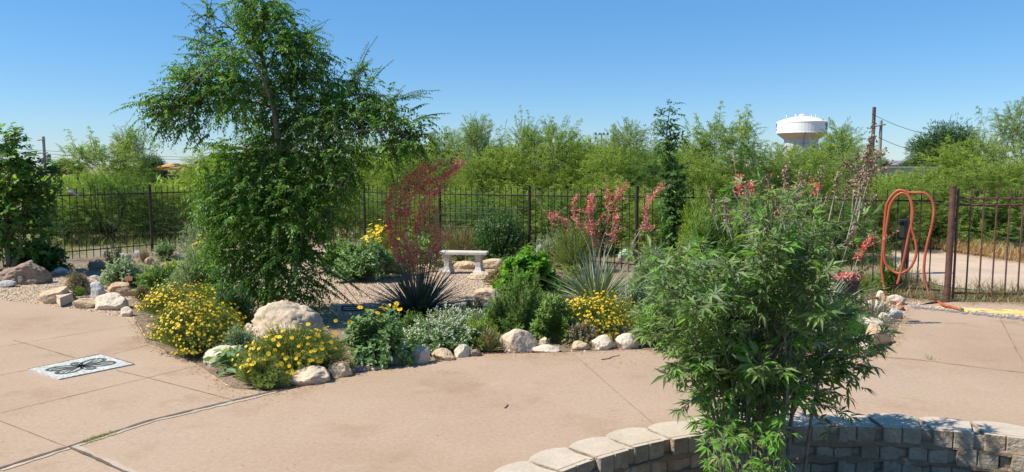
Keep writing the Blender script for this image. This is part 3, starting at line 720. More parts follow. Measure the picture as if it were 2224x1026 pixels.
a.tube(catmull([G(1820 + x / 3.205, 380 + y / 3.205, .03) for x, y in ((130, 876), (200, 868), (285, 855), (340, 850), (390, 868), (450, 925))], 8), .0195, 10)
a.build('hose', M['hose'], hs, smooth=True)
a = Acc(); a.tube([e[-1], e[-1] + nz(e[-1] - e[-3]) * .05], [.028, .028], 10); a.build('coupling', M['brass'], hs)

# ------------------------------------------------------------------ bench
def bench():
    c = G(1006, 594); k = c[1] / FPX
    b = thing('concrete_bench', 'small pale concrete garden bench standing on the gravel', 'bench', c)
    rz = R(-9)
    # slab with softly curved long sides
    a = Acc(); L, D_, H = .92, .30, .055; zt = .40
    xs = np.linspace(-L / 2, L / 2, 15); bow = .03 * (xs / (L / 2)) ** 2
    top = [(x, -D_ / 2 + q * .5) for x, q in zip(xs, bow)] + [(x, D_ / 2 - q * .5) for x, q in zip(xs[::-1], bow[::-1])]
    ca, sa = math.cos(rz), math.sin(rz)
    def W(x, y, z): return [c[0] + x * ca - y * sa, c[1] + .12 + x * sa + y * ca, z]
    n = len(top); levels = [(zt - H, .965), (zt - H + .008, 1), (zt - .01, 1), (zt, .972)]
    V = [W(x * s, y * s, z) for z, s in levels for x, y in top]
    F = [[l * n + i, l * n + (i + 1) % n, (l + 1) * n + (i + 1) % n, (l + 1) * n + i] for l in range(3) for i in range(n)]
    a.add(V, F); st = a.n - len(V); a.F.append((np.arange(n)[None] + st + 3 * n, np.array([.5]), 0)); a.F.append((np.arange(n)[None, ::-1] + st, np.array([.5]), 0))
    a.build('seat', M['concrete'], b)
    for sx in (-.30, .30):
        a = Acc(); prof = [(-.02, .085, .17), (.03, .085, .17), (.06, .066, .14), (.12, .05, .115), (.22, .048, .11), (.30, .056, .125), (zt - H - .001, .062, .135)]
        V = [W(sx + i * hx, j * hy * 1.0, z) for z, hx, hy in prof for i, j in ((-1, -1), (1, -1), (1, 1), (-1, 1))]
        m = len(prof); F = [[4 * l + i, 4 * l + (i + 1) % 4, 4 * l + 4 + (i + 1) % 4, 4 * l + 4 + i] for l in range(m - 1) for i in range(4)]
        a.add(V, F); o = a.build('leg', M['concrete'], b)
        md = o.modifiers.new('b', 'BEVEL'); md.width = .008; md.segments = 2; md.limit_method = 'ANGLE'
bench()

# ------------------------------------------------------------------ trees
def sprays(acc, org, dirs, L, n, lL, lW, droop, rng, ang=1.0, hang=.3, shape='d', mat=0, tmin=0, tmax=1, stem=.0025, smat=None, jit=.35, start=.15, tone=None):
    N = len(org); s = np.linspace(start, 1, n)[None, :, None]
    org = org[:, None]; dirs = nz(dirs)[:, None]; Lb = np.broadcast_to(L, (N,))[:, None, None]
    Z = np.array([0, 0, 1.0])
    pos = org + dirs * Lb * s - Z * droop * Lb * s ** 2
    tan = nz(dirs - Z * 2 * droop * s)
    sv = nz(np.cross(tan, Z + rng.normal(0, .35, (N, 1, 3))))
    sg = np.where(np.arange(n) % 2 == 0, 1, -1)[None, :, None]
    ld = tan * math.cos(ang) + sv * sg * math.sin(ang) - Z * hang + rng.normal(0, jit, (N, n, 3)) * .6
    nr = np.cross(ld, sv * sg) * 0 + Z + rng.normal(0, jit, (N, n, 3)) + sv * sg * -.3
    if tone is None: tn = rng.uniform(tmin, tmax, (N, 1)) * .65 + rng.uniform(tmin, tmax, (N, n)) * .35
    else: tn = np.clip(tone[:, None] + rng.normal(0, .12, (N, n)), 0, 1)
    fade = (1 - .35 * np.linspace(0, 1, n))[None] * rng.uniform(.7, 1.25, (N, n))
    acc.leaves(pos, ld, nr, lL * fade, lW * fade, tn, shape, mat)
    if stem and smat is not None:
        k = 4; ss = np.linspace(0, 1, k)[None, :, None]
        q = org + dirs * Lb * ss - Z * droop * Lb * ss ** 2
        for side in (sv[:, 0], np.cross(nz(dirs[:, 0]), sv[:, 0])):
            A = q + side[:, None] * stem; B = q - side[:, None] * stem
            V = np.stack([A, B], 2).reshape(N * k * 2, 3)
            i = np.arange(N)[:, None] * k * 2 + np.arange(k - 1)[None] * 2; i = i.reshape(-1)
            acc.add(V, np.stack([i, i + 1, i + 3, i + 2], 1), .5, smat)
def ellips(rng, n, c, rad, shell=.0):
    d = nz(rng.normal(0, 1, (n, 3))); rr = rng.uniform(shell, 1, (n, 1)) ** (1 / 2.2)
    return np.asarray(c) + d * rr * np.asarray(rad), d
def branch(acc, A, B, r0, r1, rng, sag=.15, n=8, mat=0, sides=5, wob=.03):
    A, B = np.array(A), np.array(B); t = np.linspace(0, 1, n)[:, None]; L = np.linalg.norm(B - A)
    mid = (A + B) / 2 + np.array([0, 0, 1]) * sag * L
    q = (1 - t) ** 2 * A + 2 * t * (1 - t) * mid + t ** 2 * B
    q[1:-1] += rng.normal(0, wob * L, (n - 2, 3)) * .5
    acc.tube(q, np.linspace(r0, r1, n), sides, mat=mat, cap=False)

# --- the big leafy tree
YT = 9.9
def TP(u, v, dy=0.0): return P(u, v, YT + dy)
base = G(577, 700)
big = thing('leafy_tree', 'tall spreading dark green tree with drooping pinnate leaves, behind the huge boulder', 'tree', base)
limbs = [
 ([(577, 700, 0), (588, 600, .02), (592, 480, -.05), (603, 340, .05), (596, 240, 0), (575, 150, .05), (557, 60, 0), (552, -90, .0)], .062, .012),
 ([(597, 250, 0), (570, 170, -.3), (538, 117, -.38), (500, 122, -.45), (464, 138, -.5), (417, 180, -.6), (374, 226, -.62), (320, 240, -.4)], .020, .005),
 ([(603, 300, 0), (660, 260, .1), (740, 215, .1), (800, 205, 0), (840, 225, 0)], .026, .004),
 ([(603, 330, 0), (680, 300, -.2), (770, 285, -.35), (850, 285, -.3), (905, 300, -.2)], .028, .005),
 ([(600, 360, 0), (560, 330, .3), (500, 320, .4), (455, 345, .4)], .020, .005),
 ([(592, 450, 0), (640, 420, -.4), (700, 400, -.5), (745, 410, -.5)], .020, .005),
 ([(592, 520, 0), (530, 480, -.3), (470, 450, -.4)], .018, .004),
 ([(590, 580, 0), (660, 540, -.1), (730, 600, -.1), (780, 660, -.1)], .014, .003),
 ([(590, 600, 0), (540, 560, .3), (490, 590, .3)], .014, .003),
 ([(575, 150, 0), (620, 100, .2), (680, 70, .3), (705, 55, .3)], .016, .003),
 ([(565, 120, 0), (500, 60, .2), (450, 30, .2)], .016, .003),
 ([(600, 240, 0), (560, 220, .6), (520, 200, .9)], .02, .004),
 ([(600, 300, 0), (650, 240, .7), (700, 230, 1.0)], .02, .004),
]
a = Acc(); r = rg(100); lp = []
for L, r0, r1 in limbs:
    q = catmull([TP(u, v, d) for u, v, d in L], 6); a.tube(q, np.linspace(r0, r1, len(q)), 8, cap=False); lp.append(q)
lp = np.concatenate(lp)
CL = [  # px centre, radii, depth offset, weight
 (575, 40, 70, 50, .2, 1.0), (650, 95, 52, 40, -.1, .9), (820, 225, 60, 34, .1, .9), (770, 160, 34, 26, .1, .4), (420, 190, 50, 34, -.3, .8),
 (560, 15, 62, 48, 0, 1.2), (600, 75, 72, 48, 0, 1.2), (470, 100, 62, 38, .1, .7), (520, 130, 66, 42, -.2, 1), (640, 130, 66, 48, .1, 1.1), (690, 135, 44, 38, .2, .8),
 (452, 35, 30, 30, .2, .35), (425, 150, 44, 32, -.3, .7), (360, 220, 50, 32, -.5, 1.1), (400, 235, 62, 44, -.4, 1.2), (345, 262, 30, 26, -.5, .5), (470, 190, 70, 40, -.3, 1.2),
 (540, 205, 70, 45, 0, 1.3), (610, 180, 70, 50, .3, 1.2), (700, 190, 62, 40, .1, 1.1), (762, 205, 55, 38, .1, 1.0), (640, 245, 80, 42, .2, 1.4), (720, 265, 80, 40, -.2, 1.4),
 (800, 250, 62, 42, -.1, 1.2), (850, 270, 50, 48, -.1, 1.1), (880, 315, 42, 38, -.2, .9), (840, 335, 40, 24, -.2, .5), (905, 285, 34, 40, -.1, .6), (590, 290, 68, 40, .4, 1.2), (560, 345, 88, 46, .2, 1.4),
 (478, 340, 46, 40, .3, .8), (655, 335, 92, 50, -.1, 1.5), (735, 345, 60, 44, -.2, 1.1), (470, 405, 52, 52, 0, 1.1), (548, 410, 88, 56, -.3, 1.6), (640, 405, 84, 56, -.3, 1.5),
 (716, 400, 58, 46, -.3, 1.1), (772, 375, 30, 34, -.2, .5), (462, 470, 42, 50, -.2, 1), (536, 480, 76, 56, -.3, 1.6), (622, 482, 80, 56, -.4, 1.5), (700, 465, 58, 50, -.3, 1.1), (480, 545, 44, 54, -.1, 1.1),
 (548, 560, 72, 52, -.2, 1.5), (626, 556, 70, 48, -.4, 1.4), (690, 530, 40, 40, -.2, .8), (500, 620, 42, 46, .1, 1), (565, 628, 62, 40, -.2, 1.3), (632, 618, 58, 34, -.3, 1.1), (690, 600, 40, 30, 0, .5), (455, 425, 24, 40, -.4, .5),
 (590, 420, 80, 60, .6, 1.0), (600, 520, 80, 60, .6, 1.0), (600, 330, 90, 50, .8, 1.0), (520, 240, 70, 40, .9, .7), (690, 240, 80, 40, 1.0, .8), (500, 690, 26, 26, 0, .3), (650, 655, 50, 22, -.2, .6)]
lf = Acc()
for (u, v, ru, rv, dy, wt) in CL:
    if v > 350: ru *= .92; u = 590 + (u - 590) * .93
    ru *= .86; rv *= .86; ctone = r.uniform(.22, .72)
    c = TP(u, v, dy); k = YT / FPX; rad = (ru * k, max(ru, rv) * k * .85, rv * k)
    n = int(118 * wt * (ru * rv / 2500) ** .85)
    ps, dd = ellips(r, n, c, rad)
    out = nz(ps - np.array([TP(595, v, 0)]).repeat(n, 0) * [1, 1, 0] - [0, 0, 0] * 1) if False else nz((ps - TP(595, v, 0)) * [1, 1, .2] + 1e-3)
    dr = out * .3 + dd * .45 + r.normal(0, .6, (n, 3)) + [0, 0, .05]
    tone = np.clip(ctone + r.normal(0, .2, n), 0, 1)
    sprays(lf, ps, dr, r.uniform(.14, .32, n), 13, 0.064, .029, .45, r, 1.0, .42, tone=tone, stem=.0015, smat=2)
    fr = r.random(n) < (.10 + .22 * (ctone > .55))
    if fr.sum(): sprays(lf, ps[fr] + dr[fr] * .06, dr[fr], .30, 17, .066, .022, .5, r, 1.05, .35, mat=1, stem=0)
    for q in range(2):
        tgt = ps[r.integers(0, n)]; j = np.argmin(np.linalg.norm(lp - tgt, axis=1) + np.abs(np.minimum(0, tgt[2] - lp[:, 2])) * .5)
        branch(a, lp[j], tgt, .011, .003, r, .12)
# loose arching sprays that break the outline
WS = [((330, 222), (240, 246), -.5), ((345, 205), (300, 232), -.5), ((478, 75), (395, 5), .2), ((480, 95), (410, 50), .2), ((455, 100), (375, 78), .1), ((450, 125), (384, 118), .1), ((470, 60), (440, -20), .1),
      ((452, 60), (462, -10), .2), ((650, 90), (715, 42), .3), ((640, 110), (700, 60), .3), ((500, 50), (480, 10), .2), ((760, 190), (820, 78), .2), ((770, 195), (800, 105), .2), ((790, 200), (855, 130), .2), ((765, 180), (790, 130), .2),
      ((850, 220), (955, 196), 0), ((870, 215), (935, 203), 0), ((895, 262), (978, 246), 0), ((880, 300), (975, 290), -.1), ((890, 240), (930, 225), 0), ((840, 230), (880, 185), 0),
      ((690, 600), (795, 690), 0), ((680, 615), (765, 668), 0), ((665, 630), (745, 705), 0), ((700, 560), (785, 640), 0), ((710, 545), (790, 590), 0), ((660, 640), (725, 690), -.1), ((700, 585), (815, 655), 0),
      ((455, 290), (420, 330), -.3), ((430, 270), (400, 330), -.4), ((400, 275), (370, 325), -.4), ((350, 275), (325, 320), -.4), ((460, 470), (400, 500), -.4), ((470, 400), (415, 415), -.2),
      ((760, 350), (790, 400), -.2), ((855, 330), (870, 385), -.2), ((905, 310), (935, 360), -.1), ((720, 360), (735, 430), -.4), ((470, 440), (420, 470), -.3), ((550, 0), (530, -60), 0), ((590, 20), (620, -40), 0), ((535, 15), (500, -30), .1)]
for i, ((u0, v0), (u1, v1), dy) in enumerate(WS):
    A, B = TP(u0, v0, dy), TP(u1, v1, dy + r.normal(0, .1)); d = B - A; Ld = np.linalg.norm(d)
    for q in range(3):
        dd = d + r.normal(0, .10 * Ld, 3) * (q > 0); lift = [0, 0, .22 * Ld]
        sprays(lf, A[None], (dd + lift)[None], np.array([np.linalg.norm(dd + lift)]) * (1 if q == 0 else .7), int(10 + Ld * 34), .062, .021, .22 * Ld / np.linalg.norm(dd + lift), r, 1.05, .45, tone=np.array([.5]), stem=.003, smat=2, start=.05)
a.build('trunk', M['bark'], big, smooth=True)
lf.build('crown', [M['tree'], M['treebright'], M['bark']], big)

# --- generic small tree / bush crown in local space
def bush_mesh(seed, H, Wd, kind='mesq', n_lobes=14, tw=26, base_z=.15, shoots=8):
    r = rg(seed); lf = Acc(); tk = Acc()
    lobes = []
    for i in range(n_lobes):
        th = r.uniform(0, 6.283); q = math.sqrt(r.uniform(0, 1)) * Wd * .42; z = base_z * H + (H * .88 - base_z * H) * r.uniform(0, 1) * (1 - .45 * (q / (Wd * .42)) ** 2)
        lobes.append((q * math.cos(th), q * math.sin(th), z))
    for i in range(6): lobes.append((r.normal(0, Wd * .15), r.normal(0, Wd * .15), H * r.uniform(.72, .92)))
    stems = []
    for s in range(4):
        th = r.uniform(0, 6.28); e = np.array([math.cos(th) * Wd * .22, math.sin(th) * Wd * .22, H * .55])
        q = catmull([(0, 0, 0), e * [.3, .3, .4] + r.normal(0, .06, 3), e], 6); tk.tube(q, np.linspace(.05, .02, len(q)) * H / 3, 6, cap=False); stems.append(q)
    stems = np.concatenate(stems)
    for c in lobes:
        rad = np.array([.22, .22, .16]) * Wd * r.uniform(.7, 1.25); n = int(tw * r.uniform(.7, 1.3))
        ps, dd = ellips(r, n, c, rad); tone = np.clip(r.uniform(.25, .75) + r.normal(0, .15, n), 0, 1)
        dr = dd * .6 + nz(ps * [1, 1, .3] + 1e-3) * .5 + r.normal(0, .35, (n, 3)) + [0, 0, .35]
        j = np.argmin(np.linalg.norm(stems - c, axis=1)); branch(tk, stems[j], c, .018 * H / 3, .006, r, .1)
        if kind == 'mesq': sprays(lf, ps, dr, r.uniform(.3, .65, n), 22, .125, .017, .35, r, .8, .25, tone=tone, stem=.004, smat=1, jit=.5)
        elif kind == 'broad': sprays(lf, ps, dr, r.uniform(.2, .4, n), 10, .10, .06, .2, r, .9, .2, tone=tone, shape='o', stem=.004, smat=1, jit=.5)
        else: sprays(lf, ps, dr, r.uniform(.5, 1.0, n), 14, .20, .13, .2, r, .9, .1, tone=tone, stem=0, jit=.5)
    if kind == 'mesq':
        for s in range(shoots):      # feathery shoots over the top
            b = np.array([r.normal(0, Wd * .2), r.normal(0, Wd * .2), H * r.uniform(.7, .9)]); d = np.array([r.normal(0, .35), r.normal(0, .35), 1.0])
            L = H * r.uniform(.14, .30); n = 9
            t = np.linspace(0, 1, n)[:, None]; o_ = b + nz(d) * L * t
            tk.tube(np.vstack([b, b + nz(d) * L]), [.010, .003], 4, cap=False)
            for rep in range(2):
                dr = nz(d) * .5 + r.normal(0, .8, (n, 3))
                sprays(lf, o_, dr, .32 * (1.25 - t[:, 0]), 16, .10, .014, .4, r, .8, .2, tmin=.4, tmax=1, stem=.003, smat=1, jit=.5)
    return lf, tk
VAR = {}
def proto_tree(key, seed, H, Wd, leafm, barkm, **kw):
    lf, tk = bush_mesh(seed, H, Wd, **kw)
    a_ = lf.build('crown', [leafm, barkm]); b_ = tk.build('trunk', barkm, smooth=True)
    VAR[key] = (a_.data, b_.data); bpy.data.objects.remove(a_); bpy.data.objects.remove(b_)
for i in range(4): proto_tree(f'm{i}', 200 + i, 3.0, 3.0, M['mesq'], M['darkbark'], n_lobes=24, tw=56)
proto_tree('p0', 210, 3.0, 2.4, M['mesqpale'], M['bark'], n_lobes=15, tw=34, shoots=16)
proto_tree('p1', 211, 3.0, 2.6, M['mesqpale'], M['bark'], n_lobes=17, tw=38, shoots=12)
proto_tree('d0', 220, 3.0, 3.2, M['mesqdark'], M['darkbark'], n_lobes=22, tw=56)
proto_tree('d1', 221, 3.0, 3.2, M['mesqdark'], M['darkbark'], n_lobes=22, tw=56)
def plant_tree(key, u, vtop, Y, wpx, label, name='mesquite_tree', cat='tree', group='mesquite trees beyond the fence', rot=0.0, ztop=None):
    b = np.array([(u - CU) / FPX * Y, Y, -.05]); H = P(u, vtop, Y)[2] * 1.04; W = wpx * 1.2 * Y / FPX
    t = thing(name, label, cat, b, group)
    for nm, me in zip(('crown', 'trunk'), VAR[key]):
        o = bpy.data.objects.new(nm, me); C.objects.link(o); o.parent = t
    t.scale = (W / 3.0, W / 3.0, H / 3.0); t.rotation_euler = (0, 0, rot)
    return t
MTX = [('m3', 1110, 318, 29, 170, 'mesquite in the second row right of the wispy one'), ('m1', 1260, 318, 29, 170, 'mesquite in the second row under the stadium light, left part'), ('m0', 945, 322, 31, 170, 'mesquite in the second row over the leftmost red yucca'), ('m2', 860, 322, 31, 150, 'mesquite in the second row under the right limb of the big tree'), ('m0', 1480, 318, 27, 150, 'mesquite in the second row just right of the slender dark tree'), ('m2', 1700, 326, 27, 150, 'mesquite in the second row beneath the water tower'), ('m3', 1345, 318, 30, 130, 'mesquite in the second row right of the stadium light')]
MT = MTX + [ # key, u, top v, Y, width px, label
 ('m0', 215, 312, 24, 150, 'feathery green mesquite left of the amber machine, above the left fence'),
 ('p0', 286, 290, 27, 100, 'pale wispy mesquite with airy top left of the amber machine'),
 ('d0', 235, 385, 21, 190, 'dark green thicket bush right behind the left fence'),
 ('m1', 458, 345, 30, 110, 'green mesquite half hidden by the left side of the big leafy tree'),
 ('m2', 350, 408, 22.5, 130, 'low bright mesquite in front of the amber machine'),
 ('m3', 520, 330, 28, 170, 'mesquite straight behind the left half of the big leafy tree'),
 ('m0', 660, 330, 30, 190, 'mesquite straight behind the right half of the big leafy tree'),
 ('m1', 800, 318, 27, 150, 'yellow green mesquite seen under the right limb of the big tree'),
 ('m3', 895, 328, 25, 150, 'yellow green mesquite behind the tallest red flower stalks'),
 ('p1', 985, 300, 30, 150, 'pale mesquite left of the thinnest wispy one, behind the fence'),
 ('p0', 1035, 270, 27, 110, 'thinnest wispy mesquite with bare shoots over the bench'),
 ('m2', 1080, 335, 24, 150, 'mesquite right of the wispy one, straight over the bench'),
 ('m0', 1145, 272, 25, 110, 'tall narrow mesquite between the bench and the middle red yucca'),
 ('m1', 1215, 288, 24, 130, 'rounded mesquite over the middle red yucca, left of the far stadium light'),
 ('m3', 1290, 340, 23, 150, 'low mesquite directly under the far stadium light'),
 ('p1', 1370, 285, 26, 130, 'pale mesquite with feathery top between stadium light and slender dark tree'),
 ('m2', 1350, 330, 22, 150, 'green mesquite in front of the pale feathery one left of the slender tree'),
 ('d1', 1430, 345, 21, 150, 'deep green mesquite behind the slender dark tree'),
 ('m0', 1565, 265, 22, 180, 'wide mesquite left of the white water tower'),
 ('d0', 1640, 332, 19, 150, 'dark mesquite in front of the water tower base'),
 ('m3', 1520, 340, 19, 150, 'mesquite right of the slender dark tree, low and yellow green'),
 ('m1', 1822, 290, 24, 130, 'mesquite between the water tower and the tall dark pole'),
 ('m2', 1745, 345, 19, 170, 'mesquite below the water tower, nearest the big shrub'),
 ('p0', 1860, 330, 21, 120, 'pale mesquite just left of the tall dark pole'),
 ('m3', 1905, 392, 18.5, 150, 'low mesquite under the beige wall, behind the hose'),
 ('m2', 1990, 378, 20, 150, 'low yellow green mesquite between hose and gate post'),
 ('m1', 2090, 320, 21, 190, 'mesquite in front of the round dark oak'),
 ('p1', 2190, 252, 22, 150, 'tall airy mesquite at the right edge of the view'),
 ('m0', 2170, 350, 18.5, 180, 'dense mesquite over the gate at the right edge'),
 ('d1', 2040, 425, 19.5, 170, 'deep green bush behind the dirt path left of the gate'),
 ('d0', 2180, 440, 18.5, 170, 'deep green bush behind the dirt path under the gate mesquite'),
 ('m2', 760, 410, 22, 130, 'low mesquite behind the blue green plant and fence'),
 ('d1', 860, 425, 21, 150, 'shaded low mesquite behind the leftmost red yucca'),
 ('m3', 960, 415, 20, 150, 'low mesquite behind the wire panel, left of the bench'),
 ('d0', 1060, 430, 19, 160, 'deep green low mesquite behind the wire panel, over the bench'),
 ('m0', 1150, 410, 18.5, 150, 'low mesquite behind the fence over the lime green bush'),
 ('d1', 1250, 425, 18, 150, 'deep green low mesquite behind the middle red yucca flowers'),
 ('m1', 1340, 400, 18, 150, 'yellow green low mesquite right behind the middle red yucca'),
 ('m3', 1450, 420, 17, 150, 'low mesquite behind the foot of the slender dark tree'),
 ('d0', 1560, 430, 16.5, 170, 'deep green bush behind the upper left of the big shrub'),
 ('m0', 1690, 425, 16.5, 180, 'green bush behind the upper middle of the big shrub'),
 ('d1', 1810, 440, 16.5, 150, 'deep green bush behind the upper right of the big shrub'),
 ('m2', 560, 420, 25, 170, 'low mesquite hidden behind the trunk of the big leafy tree'),
 ('m3', 140, 420, 20.5, 120, 'yellow green brush behind the left fence under the dove'),
]
r = rg(333)
for i, (k, u, vt, Y, wp, lab) in enumerate(MT): plant_tree(k, u, vt, Y, wp, lab, rot=r.uniform(0, 6.28))

# --- far brush line and grass beyond the fence
a = Acc(); r = rg(340); n = 5200
X = r.uniform(-60, 75, n); Y = r.uniform(38, 120, n); hgt = r.uniform(.25, 1.15, n) * np.where(np.abs(X / Y + .56) < .1, .45, 1)
c = np.stack([X, Y, np.zeros(n)], 1)
for q in range(12):
    p = c + np.stack([r.normal(0, .9, n), r.normal(0, .5, n), hgt * r.uniform(.1, .9, n)], 1)
    d = r.normal(0, .6, (n, 3)) + [0, 0, .8]
    a.leaves(p, d, r.normal(0, 1, (n, 3)), .7, .22, np.clip(r.normal(.5, .25, n), 0, 1))
tag(a.build('far_brush', M['mesq']), None, None, kind='stuff')
a = Acc(); r = rg(341); n = 60000
X = r.uniform(-16, 12, n); Y = r.uniform(10.8, 30, n)
fy = np.interp(X, [p[0] for p in left_pts[1:]] + [p[0] for p in main_pts[1:]] + [9.6], [p[1] for p in left_pts[1:]] + [p[1] for p in main_pts[1:]] + [11.2])
keep = (Y > fy + .05) & ~inpoly(X, Y, [p.co[:2] for p in dp.data.vertices] if False else [tuple(G(u, v)[:2]) for u, v in [(1935, 527), (1985, 531), (2130, 551), (2260, 566), (2700, 600), (2700, 660), (2300, 640), (2060, 618), (1985, 600), (1940, 570)]])
X, Y = X[keep], Y[keep]; n = len(X)
from mathutils import noise as mn
dens = np.array([mn.noise(Vector((x * .7, y * .7, 3))) for x, y in zip(X, Y)]); keep = dens > -.15 + r.uniform(-.2, .2, n); X, Y, dens = X[keep], Y[keep], dens[keep]; n = len(X)
d = np.stack([r.normal(0, .4, n), r.normal(0, .4, n), np.ones(n)], 1)
a.leaves(np.stack([X, Y, np.full(n, -.06)], 1), d, r.normal(0, 1, (n, 3)) * [1, 1, .2], r.uniform(.08, .38, n), r.uniform(.006, .014, n), np.clip(.45 - dens + r.normal(0, .2, n), 0, 1), curl=.3)
M['wildgrass'] = leafmat('wild_grass', [(.06, .10, .02), (.13, .17, .045), (.27, .25, .10), (.42, .32, .17)], .3, .7, .15)
tag(a.build('wild_grass', M['wildgrass']), None, None, kind='stuff')
a = Acc(); r = rg(342)        # dry grass along the far side of the path
for k in range(150):
    u = r.uniform(1940, 2330); v = 528 + (u - 1940) * .135 + r.normal(-3, 3.0); tuft(a, G(u, v), 50, r.uniform(.12, .42), .16, 500 + k, w=.010, lean=.9)
tag(a.build('dry_grass', M['dry']), None, None, kind='stuff')
a = Acc()
for k in range(120):
    u = r.uniform(1950, 2290); v = 648 + (u - 1950) * .035 + r.normal(-6, 6); tuft(a, G(u, v), 26, r.uniform(.1, .32), .1, 900 + k, w=.006, lean=1.2)
tag(a.build('dry_grass', M['drygreen']), None, None, kind='stuff')

# --- left tree, slender tree, far oak
def cluster_tree(name, label, base, Y, stems, clusters, leafm, barkm, seed, lL, lW, shape, twL, npt, dens, droop=.3, ang=1.0, cat='tree', r0=.04):
    t = thing(name, label, cat, base); r = rg(seed); tk = Acc(); lf = Acc(); lp = []
    for L in stems:
        q = catmull([P(u, v, Y + d) for u, v, d in L], 6); q[0] = q[0]; tk.tube(q, np.linspace(r0, r0 * .2, len(q)), 7, cap=False); lp.append(q)
    lp = np.concatenate(lp); k = Y / FPX
    for (u, v, ru, rv, dy, wt) in clusters:
        c = P(u, v, Y + dy); n = max(3, int(1.9 * dens * wt * ru * rv / 2500)); ps, dd = ellips(r, n, c, (ru * k, max(ru, rv) * k * .8, rv * k))
        dr = dd * .7 + r.normal(0, .5, (n, 3)) + [0, 0, .25]; tone = np.clip(r.uniform(.3, .65) + r.normal(0, .2, n), 0, 1)
        sprays(lf, ps, dr, r.uniform(.6, 1.2, n) * twL, npt, lL, lW, droop, r, ang, .3, shape=shape, tone=tone, stem=.002, smat=1)
        j = np.argmin(np.linalg.norm(lp - c, axis=1)); branch(tk, lp[j], c, r0 * .3, .003, r, .1)
    tk.build('trunk', barkm, t, smooth=True); lf.build('crown', [leafm, barkm], t); return t
M['lefttree'] = leafmat('left_tree_leaf', [(.018, .045, .012), (.04, .09, .018), (.08, .16, .028), (.13, .22, .04)], .4, .45, .3, gain=1.7)
cluster_tree('young_tree', 'dark broadleaf tree filling the left edge before the fence', G(22, 580), 14.0,
  [[(20, 580, 0), (14, 500, 0), (18, 420, 0), (25, 330, 0), (35, 290, 0)], [(18, 520, 0), (60, 450, .2), (105, 390, .2), (150, 360, .2)], [(16, 520, 0), (-30, 440, 0), (-60, 380, 0)], [(26, 585, 0), (45, 540, -.1), (40, 480, -.2)]],
  [(20, 300, 34, 26, 0, .9), (30, 340, 44, 36, 0, 1.1), (-20, 330, 50, 60, 0, 1.0), (20, 390, 60, 46, 0, 1.3), (72, 390, 48, 40, .2, 1.2), (115, 375, 36, 20, .2, .7), (150, 366, 26, 12, .2, .4), (60, 435, 54, 40, .1, 1.2), (10, 450, 60, 46, 0, 1.3), (90, 450, 34, 30, .3, .7),
   (-50, 430, 60, 70, 0, 1.0), (30, 500, 60, 36, 0, 1.3), (-20, 520, 60, 40, 0, 1.2), (80, 500, 34, 26, 0, .7), (50, 540, 40, 22, 0, .6), (-120, 420, 90, 110, 0, .9), (-110, 520, 80, 60, 0, .9), (60, 345, 24, 14, 0, .3)],
  M['lefttree'], M['bark'], 401, .095, .055, 'o', .26, 9, 46, r0=.05)
cluster_tree('slender_tree', 'slender column shaped dark tree rising above the bushes left of the big shrub', G(1462, 600), 13.3,
  [[(1462, 600, 0), (1464, 520, 0), (1462, 430, 0), (1455, 350, 0), (1448, 300, 0), (1455, 230, 0)], [(1450, 310, 0), (1470, 295, 0), (1478, 285, 0)]],
  [(1464, 560, 26, 36, 0, 3.2), (1466, 500, 26, 40, 0, 3.6), (1464, 440, 22, 40, 0, 3.4), (1462, 385, 18, 34, 0, 3.2), (1452, 340, 16, 26, 0, 2.6), (1442, 300, 14, 26, 0, 2.0), (1452, 262, 12, 22, 0, 1.6), (1476, 295, 12, 16, 0, 1.2), (1432, 247, 10, 4, 0, 1.4), (1466, 246, 12, 4, 0, 1.4), (1458, 232, 5, 12, 0, 1.2), (1440, 420, 10, 10, 0, 1), (1484, 470, 10, 14, 0, 1)],
  M['slim'], M['darkbark'], 402, .085, .034, 'd', .2, 12, 60, r0=.03, droop=.2)
proto_tree('oak', 230, 10, 12, M['oak'], M['darkbark'], kind='oak', n_lobes=60, tw=150, base_z=.28)
t = thing('oak_tree', 'round dark green oak far beyond the fence, right of the tall dark pole', 'tree', ((2045 - CU) / FPX * 75, 75, -.05))
for nm, me in zip(('crown', 'trunk'), VAR['oak']):
    o = bpy.data.objects.new(nm, me); C.objects.link(o); o.parent = t
t.scale = (.50, .50, .60)
for (u, vt, Y, wp, lab) in [(1905, 345, 120, 40, 'small dark distant tree at the foot of the tall dark pole'), (1968, 348, 110, 40, 'small dark distant tree left of the round oak'),
                            (150, 348, 130, 60, 'distant dark treetop between the utility pole and the left mesquite'), (330, 335, 60, 60, 'dark distant tree behind the pale wispy mesquite at left'),
                            (1080, 315, 110, 60, 'distant dark tree peeping over the mesquites above the bench')]:
    t = thing('distant_tree', lab, 'tree', ((u - CU) / FPX * Y, Y, -.05), 'distant trees on the horizon')
    for nm, me in zip(('crown', 'trunk'), VAR['oak']):
        o = bpy.data.objects.new(nm, me); C.objects.link(o); o.parent = t
    t.scale = (wp * Y / FPX / 11, wp * Y / FPX / 11, P(u, vt, Y)[2] / 10)

